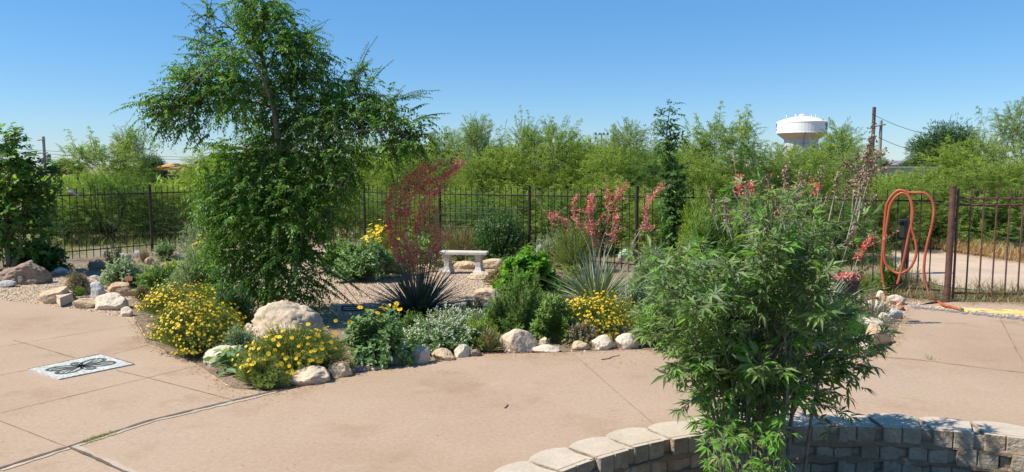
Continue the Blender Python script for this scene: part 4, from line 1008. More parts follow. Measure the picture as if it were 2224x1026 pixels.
# ------------------------------------------------------------------ far things
def lathe(acc, c, prof, n=48, mat=0):
    th = np.linspace(0, 2 * math.pi, n, endpoint=False)
    V = np.concatenate([np.stack([c[0] + q * np.cos(th), c[1] + q * np.sin(th), np.full(n, z)], 1) for q, z in prof])
    i = np.arange(len(prof) - 1)[:, None] * n; j = np.arange(n)[None]; k = (j + 1) % n
    acc.add(V, np.stack([i + j, i + k, i + n + k, i + n + j], -1).reshape(-1, 4), .5, mat)
YW = 400.0; s = YW / FPX; wx = (1735.5 - CU) / FPX * YW
def zt_(v): return P(1735, v, YW)[2]
wt = thing('water_tower', 'white water tower with blue emblems rising behind the mesquites', 'water tower', (wx, YW, 0))
a = Acc(); c = (wx, YW)
lathe(a, c, [(.5, zt_(252)), (14 * s, zt_(253.5)), (34 * s, zt_(258)), (50 * s, zt_(264.5)), (52 * s, zt_(266)), (52 * s, zt_(268)), (51.4 * s, zt_(268.5)), (51.4 * s, zt_(288)), (51.8 * s, zt_(290))])
a.build('tank', M['towerwhite'], wt, smooth=False)
a = Acc(); lathe(a, c, [(51.8 * s, zt_(290)), (36 * s, zt_(303)), (35 * s, zt_(304))]); a.build('tank_soffit', M['towertan'], wt, smooth=True)
a = Acc(); lathe(a, c, [(35 * s, zt_(304)), (35 * s, zt_(309)), (34 * s, zt_(309.5)), (34 * s, zt_(313)), (35.4 * s, zt_(313.5)), (35.4 * s, 0)]); a.build('pedestal', M['towergrey'], wt)
a = Acc(); a.tube([[wx - 4, YW - 2, zt_(254)], [wx - 4, YW - 2, zt_(249)]], .3, 6); a.tube([[wx - 8, YW, zt_(255)], [wx - 8, YW, zt_(250)]], .2, 5); a.tube([[wx + 5, YW, zt_(254)], [wx + 5, YW, zt_(248)]], .15, 5); a.tube([[wx + 7, YW, zt_(255)], [wx + 7, YW, zt_(248)]], .15, 5)
lathe(a, (wx, YW), [(1.4, zt_(253)), (1.6, zt_(250)), (.8, zt_(248.4)), (.01, zt_(248))], 16); a.build('roof_antenna', M['towerwhite'], wt)
a = Acc(); a.tube([[wx - 2.6, YW - 51.6 * s, zt_(289)], [wx - 2.0, YW - 35.8 * s, zt_(306)], [wx - 2.0, YW - 35.8 * s, 0]], .16, 4); a.build('drain_pipe', M['greymetal'], wt)
a = Acc()
for sg, a0 in ((1, R(-30)), (-1, R(170))):     # blue emblem: ragged flower over small lettering strokes
    def em(da, v0, v1): 
        th = np.linspace(a0 + da[0], a0 + da[1], 4); V = [[wx + 51.9 * s * math.cos(t_), YW + 51.9 * s * math.sin(t_), zt_(v)] for v in (v0, v1) for t_ in th]
        i = np.arange(3); a.add(V, np.stack([i, i + 1, i + 5, i + 4], 1))
    em((-.22, .05), 267, 270); em((-.30, .10), 270, 274); em((-.24, .04), 274, 277)
    for k in range(4): em((-.26 + .09 * k, -.21 + .09 * k), 279, 283.5)
a.build('emblem', M['blue'], wt)
def pole(u, vt, Y, rad, label, mat, name='utility_pole', arm=None, transf=False):
    b = np.array([(u - CU) / FPX * Y, Y, 0]); z = P(u, vt, Y)[2]; t = thing(name, label, 'pole', b)
    a = Acc(); a.tube([b - [0, 0, .1], b + [0, 0, z]], [rad * 1.25, rad], 10); a.build('shaft', mat, t)
    if arm:
        for dz, w_, sl_ in arm:
            a = Acc(); a.tube([b + [-w_ * .7, -.15, z - dz - sl_], b + [w_ * .3, -.15, z - dz + sl_]], .09, 4); a.build('crossarm', mat, t)
    if transf:
        a = Acc(); lathe(a, (b[0] + rad + .42, Y), [(.01, z - 4.0), (.36, z - 4.0), (.36, z - 2.9), (.30, z - 2.8), (.01, z - 2.75)], 14); a.build('transformer', M['greymetal'], t)
    return t
pole(1890, 233, 60, .13, 'tall dark wooden pole standing right of the water tower', M['pole'])
pole(1906, 262, 90, .17, 'thin grey utility pole with crossarm beside the tall dark pole', M['greypole'], arm=[(.6, 1.6, .15)])
pole(102, 297, 120, .2, 'grey utility pole with transformer above the left tree', M['greypole'], arm=[(2.6, 2.2, .1), (.5, 1.2, .1)], transf=True)
pole(177, 342, 200, .2, 'small distant utility pole with a crossarm left of the mesquites', M['greypole'], arm=[(.3, 7, .1)])
t = pole(1305, 290, 230, .17, 'distant stadium light pole with a row of lamps above the mesquites', M['greymetal'], name='stadium_light')
zz = P(1305, 290, 230)[2]; bx_ = (1305 - CU) / FPX * 230
for k in range(4):
    a = Acc(); a.box((bx_ - 1.8 + k * 1.2, 229.6, zz - .1), (.6, .4, .55)); a.build('lamp', M['greymetal'], t)
a = Acc(); a.box((bx_, 230, zz - .45), (4.2, .12, .12)); a.build('crossarm', M['greymetal'], t)
def wire(A, B, sag, label, rad=.02):
    t = np.linspace(0, 1, 16)[:, None]; q = np.array(A) * (1 - t) + np.array(B) * t; q[:, 2] -= sag * 4 * (t * (1 - t))[:, 0]
    a = Acc(); a.tube(q, rad, 4); tag(a.build('power_line', M['wire'], loc=A), label, 'power line')
wire(P(1893, 247, 60), P(2080, 300, 55), .4, 'sloping wire from the tall dark pole towards the oak', .018)
wire(P(1908, 298, 90), P(2060, 330, 80), .6, 'lower wire sagging from the thin grey pole to the oak', .028)
wire(P(0, 320, 118), P(560, 341, 150), .6, 'upper power line crossing the transformer pole at left', .028)
wire(P(0, 327, 118), P(560, 346, 150), .6, 'lower power line crossing the transformer pole at left', .028)
# beige wall and far house
a = Acc(); x0 = (1888 - CU) / FPX * 70; x1 = (2030 - CU) / FPX * 70
a.box(((x0 + x1) / 2, 70, .85), (x1 - x0, .3, 1.9)); 
bw = thing('masonry_wall', 'long low beige wall beyond the bushes at right', 'wall', ((x0 + x1) / 2, 70, 0)); a.build('wall_body', M['stucco'], bw)
a = Acc(); a.box(((x0 + x1) / 2, 70, 1.86), (x1 - x0 + .2, .42, .10)); a.build('coping', M['concrete'], bw)
hb = np.array([(1938 - CU) / FPX * 130, 130, 0]); hh = thing('distant_house', 'far low house with a grey roof just over the beige wall', 'house', hb)
a = Acc(); a.box(hb + [0, 0, 1.0], (5.5, 5, 2.2)); a.build('wall', M['stucco'], hh)
a = Acc(); a.add(np.array([[-3.1, -3, 2.1], [3.1, -3, 2.1], [3.1, 3, 2.1], [-3.1, 3, 2.1], [-1.8, 0, 2.85], [1.8, 0, 2.85]]) + hb, [[0, 1, 5, 4], [2, 3, 4, 5]]); a.add(np.array([[3.1, -3, 2.1], [3.1, 3, 2.1], [1.8, 0, 2.85], [-3.1, 3, 2.1], [-3.1, -3, 2.1], [-1.8, 0, 2.85]]) + hb, [[0, 1, 2], [3, 4, 5]])
a.build('roof', M['greyroof'], hh)
# amber digger half hidden in the brush
mc = np.array([(364 - CU) / FPX * 60, 60, 0]); mt = thing('excavator', 'amber construction machine half hidden in the brush left of the big tree', 'excavator', mc)
a = Acc()
for dy in (-.7, .7): a.box(mc + [0, dy, .3], (2.0, .35, .55))
a.build('track', M['machinedark'], mt)
a = Acc(); a.box(mc + [0, 0, .95], (1.5, 1.3, .6)); a.box(mc + [-.45, 0, 1.4], (.6, 1.1, .35)); a.build('house', M['machinedark'], mt)
a = Acc(); a.box(mc + [-.2, 0, 1.72], (1.6, 1.4, .16)); a.add(np.array([[-.6, -.7, 1.8], [1.0, -.7, 1.95], [1.0, .7, 1.95], [-.6, .7, 1.8], [-.3, -.6, 1.98], [.8, -.6, 2.16], [.8, .6, 2.16], [-.3, .6, 1.98]]) + mc, [[4, 5, 6, 7], [0, 1, 5, 4], [1, 2, 6, 5], [2, 3, 7, 6], [3, 0, 4, 7]]); a.build('hood', M['machine'], mt)
a = Acc(); a.tube([mc + [.6, -.2, 1.2], mc + [1.4, -.2, 2.0], mc + [2.0, -.2, 1.9], mc + [2.2, -.2, .9]], .13, 4); a.build('boom', M['machine'], mt)
a = Acc(); a.box(mc + [-1.0, -.2, .95], (.5, .5, .3)); a.build('blade', M['machine'], mt)

# ------------------------------------------------------------------ dove on the fence
A_, B_ = np.array(left_pts[2]), np.array(left_pts[3]); kk = (157 - CU) / FPX
tt = (kk * A_[1] - A_[0]) / ((B_[0] - A_[0]) - kk * (B_[1] - A_[1])); q = A_ + tt * (B_ - A_)
dv = thing('dove', 'grey dove perched on the top rail of the left fence', 'bird', (q[0], q[1], 1.37))
a = Acc()
pp = np.array([[-.105, 0, .135], [-.098, 0, .14], [-.08, 0, .142], [-.06, 0, .125], [-.045, 0, .10], [-.02, 0, .07], [.02, 0, .045], [.06, 0, .02], [.10, 0, -.005], [.16, 0, -.04], [.20, 0, -.06]])
rr = [.003, .014, .023, .022, .028, .044, .048, .038, .022, .013, .008]
a.tube(pp + [q[0], q[1] - .02, 1.37], rr, 12); a.build('body', M['dove'], dv, smooth=True)
for sy in (-1, 1):
    a = Acc(); a.leaves(np.array([[-.02, sy * .036, .085]]) + [q[0], q[1] - .02, 1.37], np.array([[.9, 0, -.48]]), np.array([[0, sy * 1.0, .25]]), .17, .06, .5, 'o', curl=0); a.build('wing', M['dovedark'], dv)
a = Acc(); a.tube(np.array([[-.10, 0, .135], [-.125, 0, .128]]) + [q[0], q[1] - .02, 1.37], [.006, .001], 6); a.build('beak', M['beak'], dv)
a = Acc()
for sy in (-.012, .012): a.tube(np.array([[0, sy, .02], [0, sy, -.01]]) + [q[0], q[1] - .01, 1.37], .004, 5)
a.build('feet', M['beak'], dv)

# ------------------------------------------------------------------ perennials
for kind_, mt_, seed_, cnt_ in (('ground_cover', 'herb', 801, 420), ('ground_cover', 'drygreen', 802, 300), ('ground_cover', 'sage', 803, 260)):
    a = Acc(); r = rg(seed_); pl_ = poly_px([(420, 690), (440, 780), (505, 826), (600, 838), (720, 812), (800, 790), (920, 775), (1060, 757), (1200, 755), (1390, 748), (1500, 758), (1650, 770), (1800, 774), (1900, 762), (1940, 705), (1840, 645), (1500, 645), (1400, 655), (1200, 660), (1090, 690), (1060, 705), (870, 720), (760, 745), (700, 735)])
    pp_ = np.array(pl_); k_ = 0
    while k_ < cnt_:
        x_, y_ = r.uniform(pp_[:, 0].min(), pp_[:, 0].max()), r.uniform(pp_[:, 1].min(), pp_[:, 1].max())
        if not inpoly(np.array([x_]), np.array([y_]), pl_)[0]: continue
        k_ += 1; n_ = r.integers(14, 34); th_ = r.uniform(0, 6.283, n_); e_ = r.uniform(.2, 1.6, n_); h_ = r.uniform(.04, .16)
        d_ = np.stack([np.cos(th_) * e_, np.sin(th_) * e_, np.ones(n_)], 1); p_ = np.array([x_, y_, -.01]) + nz(d_) * r.uniform(0, 1, (n_, 1)) * h_
        a.leaves(p_, d_, r.normal(0, .4, (n_, 3)) + [0, 0, 1], r.uniform(.03, .06), r.uniform(.008, .022), r.uniform(0, 1, n_), 'd', curl=.2)
    tag(a.build(kind_, M[mt_]), None, None, kind='stuff')
# single daisy mesh
def daisy_mesh(rad, np_=8, seed=0):
    a = Acc(); r = rg(seed); th = np.arange(np_) * 2 * math.pi / np_ + r.uniform(0, 1)
    d = np.stack([np.cos(th), np.sin(th), np.full(np_, .12)], 1)
    a.leaves(d * rad * .2, d, np.tile([0, 0, 1.0], (np_, 1)), rad * .85, rad * .72, r.uniform(0, 1, np_), 'o', 0, curl=.1)
    k = 8; t = np.linspace(0, 6.283, k, endpoint=False)
    V = [[0, 0, rad * .3]] + [[rad * .3 * math.cos(x), rad * .3 * math.sin(x), rad * .12] for x in t]
    a.add(V, [[0, 1 + i, 1 + (i + 1) % k] for i in range(k)], .5, 1)
    return a
daisy_o = daisy_mesh(1.0).build('flower', [M['yellow'], M['orange']]); DAISY = daisy_o.data; bpy.data.objects.remove(daisy_o)
def perennial(name, label, cat, u, v, wpx, hpx, leafm, nst, nlf, lL, lW, shape='d', seed=1, depth=.8, smat='greenstem', start=.25, spread=1.0, arch=.35, ang=.8, hang=.1,
              flowers=0, frad=.02, fzone=(0, 1), fmat='yellow', fshape='daisy', stemr=.002, group=None, flat=1.0, lift=0.0, fvis=60, jit=.35, fpow=1.0, wild=1.0):
    r = rg(2000 + seed); b = G(u, v); k = b[1] / FPX; wpx *= 1.12; hpx *= 1.1; nst = int(nst * 1.25); W = wpx * k / 2; H = hpx * k; D = W * depth
    b = b + [0, D * .78, lift]; t = thing(name, label, cat, b, group); lf = Acc()
    th = r.uniform(0, 6.283, nst); q = np.sqrt(r.uniform(0, 1, nst)) * spread
    lob = 1 + .22 * np.sin(2 * th + r.uniform(0, 6)) + .16 * np.sin(5 * th + r.uniform(0, 6)) + .10 * np.sin(9 * th + r.uniform(0, 6)); q = q * np.clip(1 + (lob - 1) * wild, .6, 1.3)
    zt = H * (1 + .16 * wild * np.sin(q * 7 + 3 * th + r.uniform(0, 6))) * np.sqrt(np.maximum(0.04, 1 - (q * .93) ** 2)) * np.clip(r.normal(.93, .14, nst), .6, 1.35)
    end = np.stack([W * q * np.cos(th), D * q * np.sin(th), zt * flat], 1); o_ = end * [.35, .35, 0] * r.uniform(.2, 1, (nst, 1))
    mid = o_ * .5 + end * [.55, .55, .7]
    s = np.linspace(start, 1, nlf)[None, :, None]
    E, O, Mi = end[:, None], o_[:, None], mid[:, None]
    pos = (1 - s) ** 2 * O + 2 * s * (1 - s) * Mi + s ** 2 * E; tan = nz(2 * (1 - s) * (Mi - O) + 2 * s * (E - Mi))
    sv = nz(r.normal(0, 1, (nst, nlf, 3))); sv = nz(sv - (sv * tan).sum(-1, keepdims=True) * tan)
    ld = tan * math.cos(ang) + sv * math.sin(ang) - np.array([0, 0, hang]); nr = np.cross(ld, np.cross(tan, sv)) * 1.0 + np.array([0, 0, .9]) + r.normal(0, jit, (nst, nlf, 3))
    tone = np.clip(r.uniform(0, 1, (nst, 1)) * .6 + r.uniform(0, 1, (nst, nlf)) * .4, 0, 1); sz = r.uniform(.65, 1.2, (nst, nlf))
    lf.leaves(pos + b, ld, nr, lL * sz, lW * sz, tone, shape, 0)
    ss = np.linspace(0, 1, 5)[None, :, None]; pq = (1 - ss) ** 2 * O + 2 * ss * (1 - ss) * Mi + ss ** 2 * E + b
    side = nz(np.cross(nz(end), [0.1, -1, 0.1]))[:, None]
    V = np.stack([pq + side * stemr, pq - side * stemr], 2).reshape(-1, 3); i = (np.arange(nst)[:, None] * 10 + np.arange(4)[None] * 2).reshape(-1)
    lf.add(V, np.stack([i, i + 1, i + 3, i + 2], 1), .5, 1)
    lf.build('foliage', [leafm, M[smat]], t)
    if flowers:
        fl = r.choice(nst, flowers, replace=flowers > nst); sc = end[fl] * r.uniform(.9, 1.08, (flowers, 1)) + r.normal(0, W * .03, (flowers, 3)); sc[:, 2] = np.maximum(sc[:, 2], .03) * (fzone[0] + (fzone[1] - fzone[0]) * 1.0) + .01
        nd = nz(end[fl] / [W, D, H] + [0, -.45, .35] + r.normal(0, .3, (flowers, 3)))
        if fshape == 'daisy':
            order = np.argsort(sc[:, 1] * 1.0 - sc[:, 2]); vis = order[:fvis]; rest = order[fvis:]
            for j in vis:
                o = bpy.data.objects.new('flower', DAISY); C.objects.link(o); o.parent = t; o.location = sc[j]
                o.rotation_euler = Vector(nd[j]).to_track_quat('Z', 'Y').to_euler(); z = frad * r.uniform(.75, 1.25); o.scale = (z, z, z)
            if len(rest):
                fa = Acc(); m = len(rest); ax = nz(np.cross(nd[rest], r.normal(0, 1, (m, 3)))); ay = np.cross(nd[rest], ax)
                for p_ in range(6):
                    tt_ = p_ * math.pi / 3; dd_ = ax * math.cos(tt_) + ay * math.sin(tt_); fa.leaves(sc[rest] + b, dd_, nd[rest], frad, frad * .8, r.uniform(0, 1, m), 'd', 0, curl=-.1)
                fo = fa.build('blossoms', M[fmat], t); fo['kind'] = 'stuff'
        else:
            fa = Acc(); m = flowers
            for p_ in range(5):
                fa.leaves(sc + b + r.normal(0, frad * .5, (m, 3)), r.normal(0, 1, (m, 3)) + [0, 0, .6], nd + r.normal(0, .4, (m, 3)), frad, frad * .7, r.uniform(0, 1, m), 'd', 0)
            fo = fa.build('blossoms', M[fmat], t); fo['kind'] = 'stuff'
    return t
DM = dict(smat='greenstem', start=.35, ang=.7, frad=.021, fvis=80)
DM['frad'] = .0135; DM['wild'] = .35
gD = 'yellow daisy mounds'
perennial('daisy_mound', 'yellow daisy mound beside the left rock cluster, behind the biggest mound', 'flower mound', 372, 704, 195, 64, M['needle'], 900, 16, .034, .0045, seed=1, flowers=640, group=gD, **DM)
perennial('daisy_mound', 'biggest yellow daisy mound, spilling onto the paving at left', 'flower mound', 405, 779, 205, 98, M['needle'], 1300, 18, .034, .0042, seed=2, flowers=760, group=gD, **DM)
perennial('daisy_mound', 'frontmost yellow daisy mound, growing over the edging before the huge boulder', 'flower mound', 622, 824, 235, 84, M['needle'], 1300, 18, .038, .0042, seed=3, flowers=170, group=gD, smat='greenstem', start=.3, ang=.7, frad=.019, fvis=95, depth=.6, wild=.4)
perennial('daisy_mound', 'small daisy tuft spilling over the paving in front of the low pinkish rock', 'flower mound', 560, 846, 110, 52, M['needle'], 500, 16, .034, .0042, seed=31, flowers=14, group=gD, smat='greenstem', start=.3, ang=.7, frad=.026, depth=.6)
perennial('daisy_mound', 'rightmost yellow daisy mound with dense golden blooms, before the middle red yucca', 'flower mound', 1302, 742, 190, 76, M['needle'], 1100, 16, .034, .0042, seed=4, flowers=900, group=gD, **DM)
perennial('green_mound', 'dark green leafy plant between the biggest daisy mound and the huge boulder', 'plant', 488, 742, 110, 90, M['darkleaf'], 420, 16, .07, .014, 'd', seed=5, ang=.6)
perennial('green_plant', 'grey green low plant tucked by the left flank of the huge boulder', 'plant', 510, 778, 70, 50, M['sage'], 200, 14, .06, .010, 'd', seed=6)
perennial('broadleaf_weed', 'broad leaved green weed leaning over the flat limestone at the paving edge', 'plant', 492, 812, 90, 50, M['bluegreen'], 16, 3, .12, .06, 'o', seed=7, ang=1.0, hang=.3)
perennial('sage_bush', 'grey green bushy sage left of the big tree trunk', 'shrub', 420, 655, 120, 96, M['sage'], 420, 18, .06, .013, 'd', seed=8, ang=.6)
perennial('ground_plant', 'bright green spreading plant right of the brown plant sign', 'plant', 335, 640, 120, 46, M['herb'], 420, 12, .05, .022, 'd', seed=9, flowers=14, frad=.022)
perennial('variegated_plant', 'pale variegated plant left of the brown plant sign', 'plant', 252, 625, 86, 46, M['sage'], 260, 10, .05, .030, 'o', seed=10)
perennial('silver_sage', 'silvery upright sage by the left fence near the big tree', 'shrub', 415, 565, 90, 62, M['sage'], 130, 26, .05, .012, 'd', seed=11, ang=.9, stemr=.004, smat='palestem')
perennial('small_shrub', 'small light green shrub at the foot of the left fence post', 'shrub', 352, 566, 52, 34, M['bluegreen'], 120, 10, .06, .024, 'd', seed=12)
perennial('flowering_plant', 'spindly plant with yellow flowers in front of the pale domed rock', 'plant', 242, 590, 46, 58, M['bluegreen'], 46, 9, .05, .028, 'd', seed=13, flowers=9, frad=.035, fzone=(0, .6))
perennial('flowering_plant', 'loose orange and yellow flowering plant beside the grey green sage, near the tree', 'plant', 435, 585, 80, 60, M['yellowgreen'], 160, 12, .04, .012, 'd', seed=14, flowers=60, frad=.03)
perennial('dried_plant', 'brown dried cactus like clump left of the rounded tan rock', 'plant', 158, 640, 52, 42, M['drygreen'], 170, 12, .04, .012, 'd', seed=15, smat='palestem')
perennial('dried_plant', 'dry brown twiggy plant near the small reddish rock by the left fence', 'plant', 308, 572, 30, 28, M['dry'], 90, 10, .035, .008, 'd', seed=16, smat='palestem')
perennial('dark_bush', 'dark bush in the shade of the left tree behind the brown boulder', 'shrub', 66, 592, 105, 48, M['darkleaf'], 260, 12, .09, .045, 'o', seed=17)
perennial('leafy_plant', 'blue green leafy mound with golden flowers behind the gravel, right of the tree', 'plant', 786, 612, 132, 66, M['bluegreen'], 700, 12, .075, .034, 'd', seed=18, flowers=0)
perennial('coneflower_plant', 'golden flowered plant behind the blue green mound, at the fence', 'plant', 822, 578, 96, 70, M['yellowgreen'], 260, 12, .06, .016, 'd', seed=19, flowers=150, frad=.042)
perennial('leafy_plant', 'darker leafy plant at the left end of the blue green mound', 'plant', 732, 592, 80, 52, M['herb'], 260, 12, .08, .04, 'o', seed=20)
perennial('evergreen_shrub', 'dense dark evergreen shrub right behind the bench', 'shrub', 1082, 578, 135, 92, M['darkleaf'], 700, 16, .05, .024, 'd', seed=21, ang=.7)
perennial('lime_bush', 'bright lime green bush with round leaves right of the bench', 'shrub', 1150, 640, 118, 72, M['lime'], 330, 10, .085, .075, 'o', seed=22, ang=.9, hang=.2)
perennial('pale_sage', 'pale grey sage by the fence left of the middle red yucca', 'shrub', 1195, 580, 80, 60, M['sage'], 150, 20, .05, .014, 'd', seed=23, smat='palestem')
perennial('fine_shrub', 'fine leaved green shrub behind the middle red yucca', 'shrub', 1250, 595, 120, 92, M['needle'], 520, 24, .05, .007, 'd', seed=24, ang=.5)
perennial('low_plant', 'low leafy plant with small blooms behind the bench seat', 'plant', 905, 582, 150, 52, M['herb'], 300, 10, .07, .034, 'd', seed=25, flowers=30, frad=.02)
perennial('pale_grass', 'pale grassy clump at the fence between bench and red yucca', 'plant', 1000, 572, 110, 60, M['drygreen'], 200, 10, .16, .008, 'd', seed=26, ang=.2)
perennial('willowy_plant', 'upright willowy green plant right of the gravel, behind the oval boulder', 'plant', 1132, 738, 112, 128, M['herb'], 130, 34, .055, .011, 'd', seed=27, ang=.7, stemr=.003)
perennial('leafy_herb', 'dark leafy herb left of the rightmost daisy mound', 'plant', 1206, 747, 88, 86, M['herb'], 190, 16, .06, .028, 'd', seed=28)
perennial('white_flower_cover', 'low plant with tiny white flowers in front of the leftmost red yucca', 'ground cover', 962, 768, 205, 48, M['bluegreen'], 800, 15, .035, .013, 'd', seed=29, flowers=420, frad=.019, fmat='white', fshape='tiny', depth=.55)
perennial('white_flower_cover', 'looser white flowered stems at the right foot of the leftmost red yucca', 'ground cover', 992, 724, 165, 42, M['sage'], 170, 18, .035, .010, 'd', seed=30, flowers=170, frad=.02, fmat='white', fshape='tiny', depth=.5)
perennial('tall_daisy_plant', 'minty green leafy plant with tall yellow flowers right of the huge boulder', 'plant', 812, 798, 150, 84, M['bluegreen'], 210, 15, .07, .034, 'o', seed=32, ang=1.0, flowers=5, frad=.03, depth=.6, wild=1.7)
perennial('yellowing_plant', 'yellowing low plant behind the low shaded brown rock', 'plant', 1040, 762, 90, 54, M['yellowgreen'], 260, 12, .035, .012, 'd', seed=33)
perennial('grass_tuft', 'small grass tuft at the paving edge left of the oval boulder', 'grass tuft', 1062, 766, 40, 34, M['drygreen'], 90, 5, .09, .006, 'd', seed=34, ang=.2)
perennial('dried_seedheads', 'dry tan seedheads above the low tan rock, before the rightmost daisy mound', 'plant', 1265, 752, 74, 40, M['drygreen'], 260, 10, .03, .014, 'd', seed=35, smat='palestem')
perennial('yellow_green_shrub', 'bright yellow green shrub behind the left side of the big foreground shrub', 'shrub', 1530, 620, 110, 160, M['yellowgreen'], 520, 24, .07, .013, 'd', seed=36, ang=.6)
perennial('grey_green_shrub', 'soft grey green shrub touching the left side of the big foreground shrub', 'shrub', 1428, 650, 100, 88, M['sage'], 300, 24, .08, .012, 'd', seed=37, ang=.6)
perennial('feathery_shrub', 'green feathery shrub behind the foreground shrub, above its left half', 'shrub', 1560, 640, 150, 160, M['herb'], 400, 22, .09, .016, 'd', seed=38, ang=.6)
perennial('edge_plant', 'bushy green plant at the right end of the front edging', 'plant', 1440, 760, 110, 90, M['herb'], 300, 16, .06, .018, 'd', seed=39)
perennial('small_weed', 'light green low plant in the right bed behind the long cream rock', 'plant', 1838, 700, 110, 36, M['herb'], 240, 10, .07, .012, 'd', seed=40, ang=.5)
perennial('small_weed', 'low green tuft in the right bed nearest the large corner rock', 'plant', 1865, 735, 80, 34, M['sage'], 130, 9, .06, .010, 'd', seed=41, ang=.5)
perennial('twiggy_plant', 'twiggy pale plant over the white rock below the hose', 'plant', 1905, 700, 76, 60, M['drygreen'], 60, 9, .03, .010, 'd', seed=42, smat='palestem')
perennial('fence_weed', 'leafy green weed at the fence foot between the hose strands', 'plant', 1938, 640, 50, 46, M['herb'], 90, 9, .10, .03, 'd', seed=43, ang=.5)
perennial('grass_clump', 'grassy green clump at the fence beside the black pot', 'grass tuft', 1880, 642, 110, 34, M['herb'], 300, 5, .12, .007, 'd', seed=44, ang=.2)
perennial('dry_tangle', 'tangled dry stems at the fence foot right of the hose', 'plant', 1985, 640, 90, 44, M['drygreen'], 160, 6, .12, .007, 'd', seed=45, ang=.8, smat='palestem')
perennial('cut_sprout', 'small green sprout behind the squared block in the left rock cluster', 'plant', 168, 645, 22, 16, M['herb'], 70, 5, .04, .008, 'd', seed=46, ang=.3)
perennial('grey_tuft', 'greyish low tuft between the rusty rock and the leftmost daisy mound', 'plant', 302, 655, 40, 26, M['drygreen'], 130, 9, .04, .008, 'd', seed=47)
for i_, (u_, v_, w_, h_, m_, l_) in enumerate([
  (470, 640, 90, 70, 'herb', 'leafy green plant beside the big trunk on its left'), (300, 612, 70, 26, 'sage', 'low grey green plant behind the variegated plant'), (372, 606, 80, 30, 'yellowgreen', 'yellow green low plant in the left bed behind the bright spreading plant'),
  (890, 748, 90, 48, 'herb', 'green plant between the minty plant and the white flowered cover'), (1080, 735, 80, 70, 'herb', 'loose green plant left of the willowy plant'), (1030, 700, 60, 34, 'drygreen', 'dry yellowish plant on the gravel edge right of the red yucca'),
  (1170, 712, 70, 60, 'yellowgreen', 'yellow green plant right of the willowy plant'), (1195, 690, 70, 40, 'drygreen', 'dry low plant behind the leafy herb'), (1385, 700, 90, 70, 'sage', 'grey green plant between the middle red yucca and the big shrub'),
  (870, 600, 80, 44, 'herb', 'green low plant behind the leftmost red yucca stalks'), (1240, 640, 70, 40, 'needle', 'fine green tuft left of the middle red yucca base'), (655, 700, 50, 24, 'darkleaf', 'small dark plant in the shade behind the huge boulder'), (1090, 620, 60, 30, 'drygreen', 'dry grassy plant between the bench and the lime green bush')]):
    perennial('low_plant', l_, 'plant', u_, v_, w_, h_, M[m_], 170, 14, .05, .014, 'd', seed=60 + i_, wild=1.5)
# tall flowers of the minty plant
td = thing('tall_flowers', 'loose group of tall yellow flowers on thin stems before the red yucca', 'flowers', G(820, 780)); a = Acc(); r = rg(55); b0 = np.array(td.location)
for (u, v) in [(782, 668), (797, 675), (808, 674), (832, 662), (845, 664), (861, 660), (833, 672), (840, 671), (858, 667), (820, 680), (785, 700), (779, 704), (790, 699), (815, 700), (822, 699), (795, 728), (881, 702), (729, 697), (760, 700), (868, 672), (828, 668), (768, 716)]:
    y = 9.05 + r.normal(0, .08); e = P(u, v, y); b_ = np.array([b0[0] + (e[0] - b0[0]) * .5, y + .05, .0]); branch(a, b_, e, .004, .002, r, .04, 6, wob=.02)
    o = bpy.data.objects.new('flower', DAISY); C.objects.link(o); o.parent = td; o.location = e - b0; o.rotation_euler = (R(35) + r.normal(0, .4), r.normal(0, .4), 0); z = .031 * r.uniform(.8, 1.2); o.scale = (z, z, z)
a.build('stems', M['greenstem'], td)

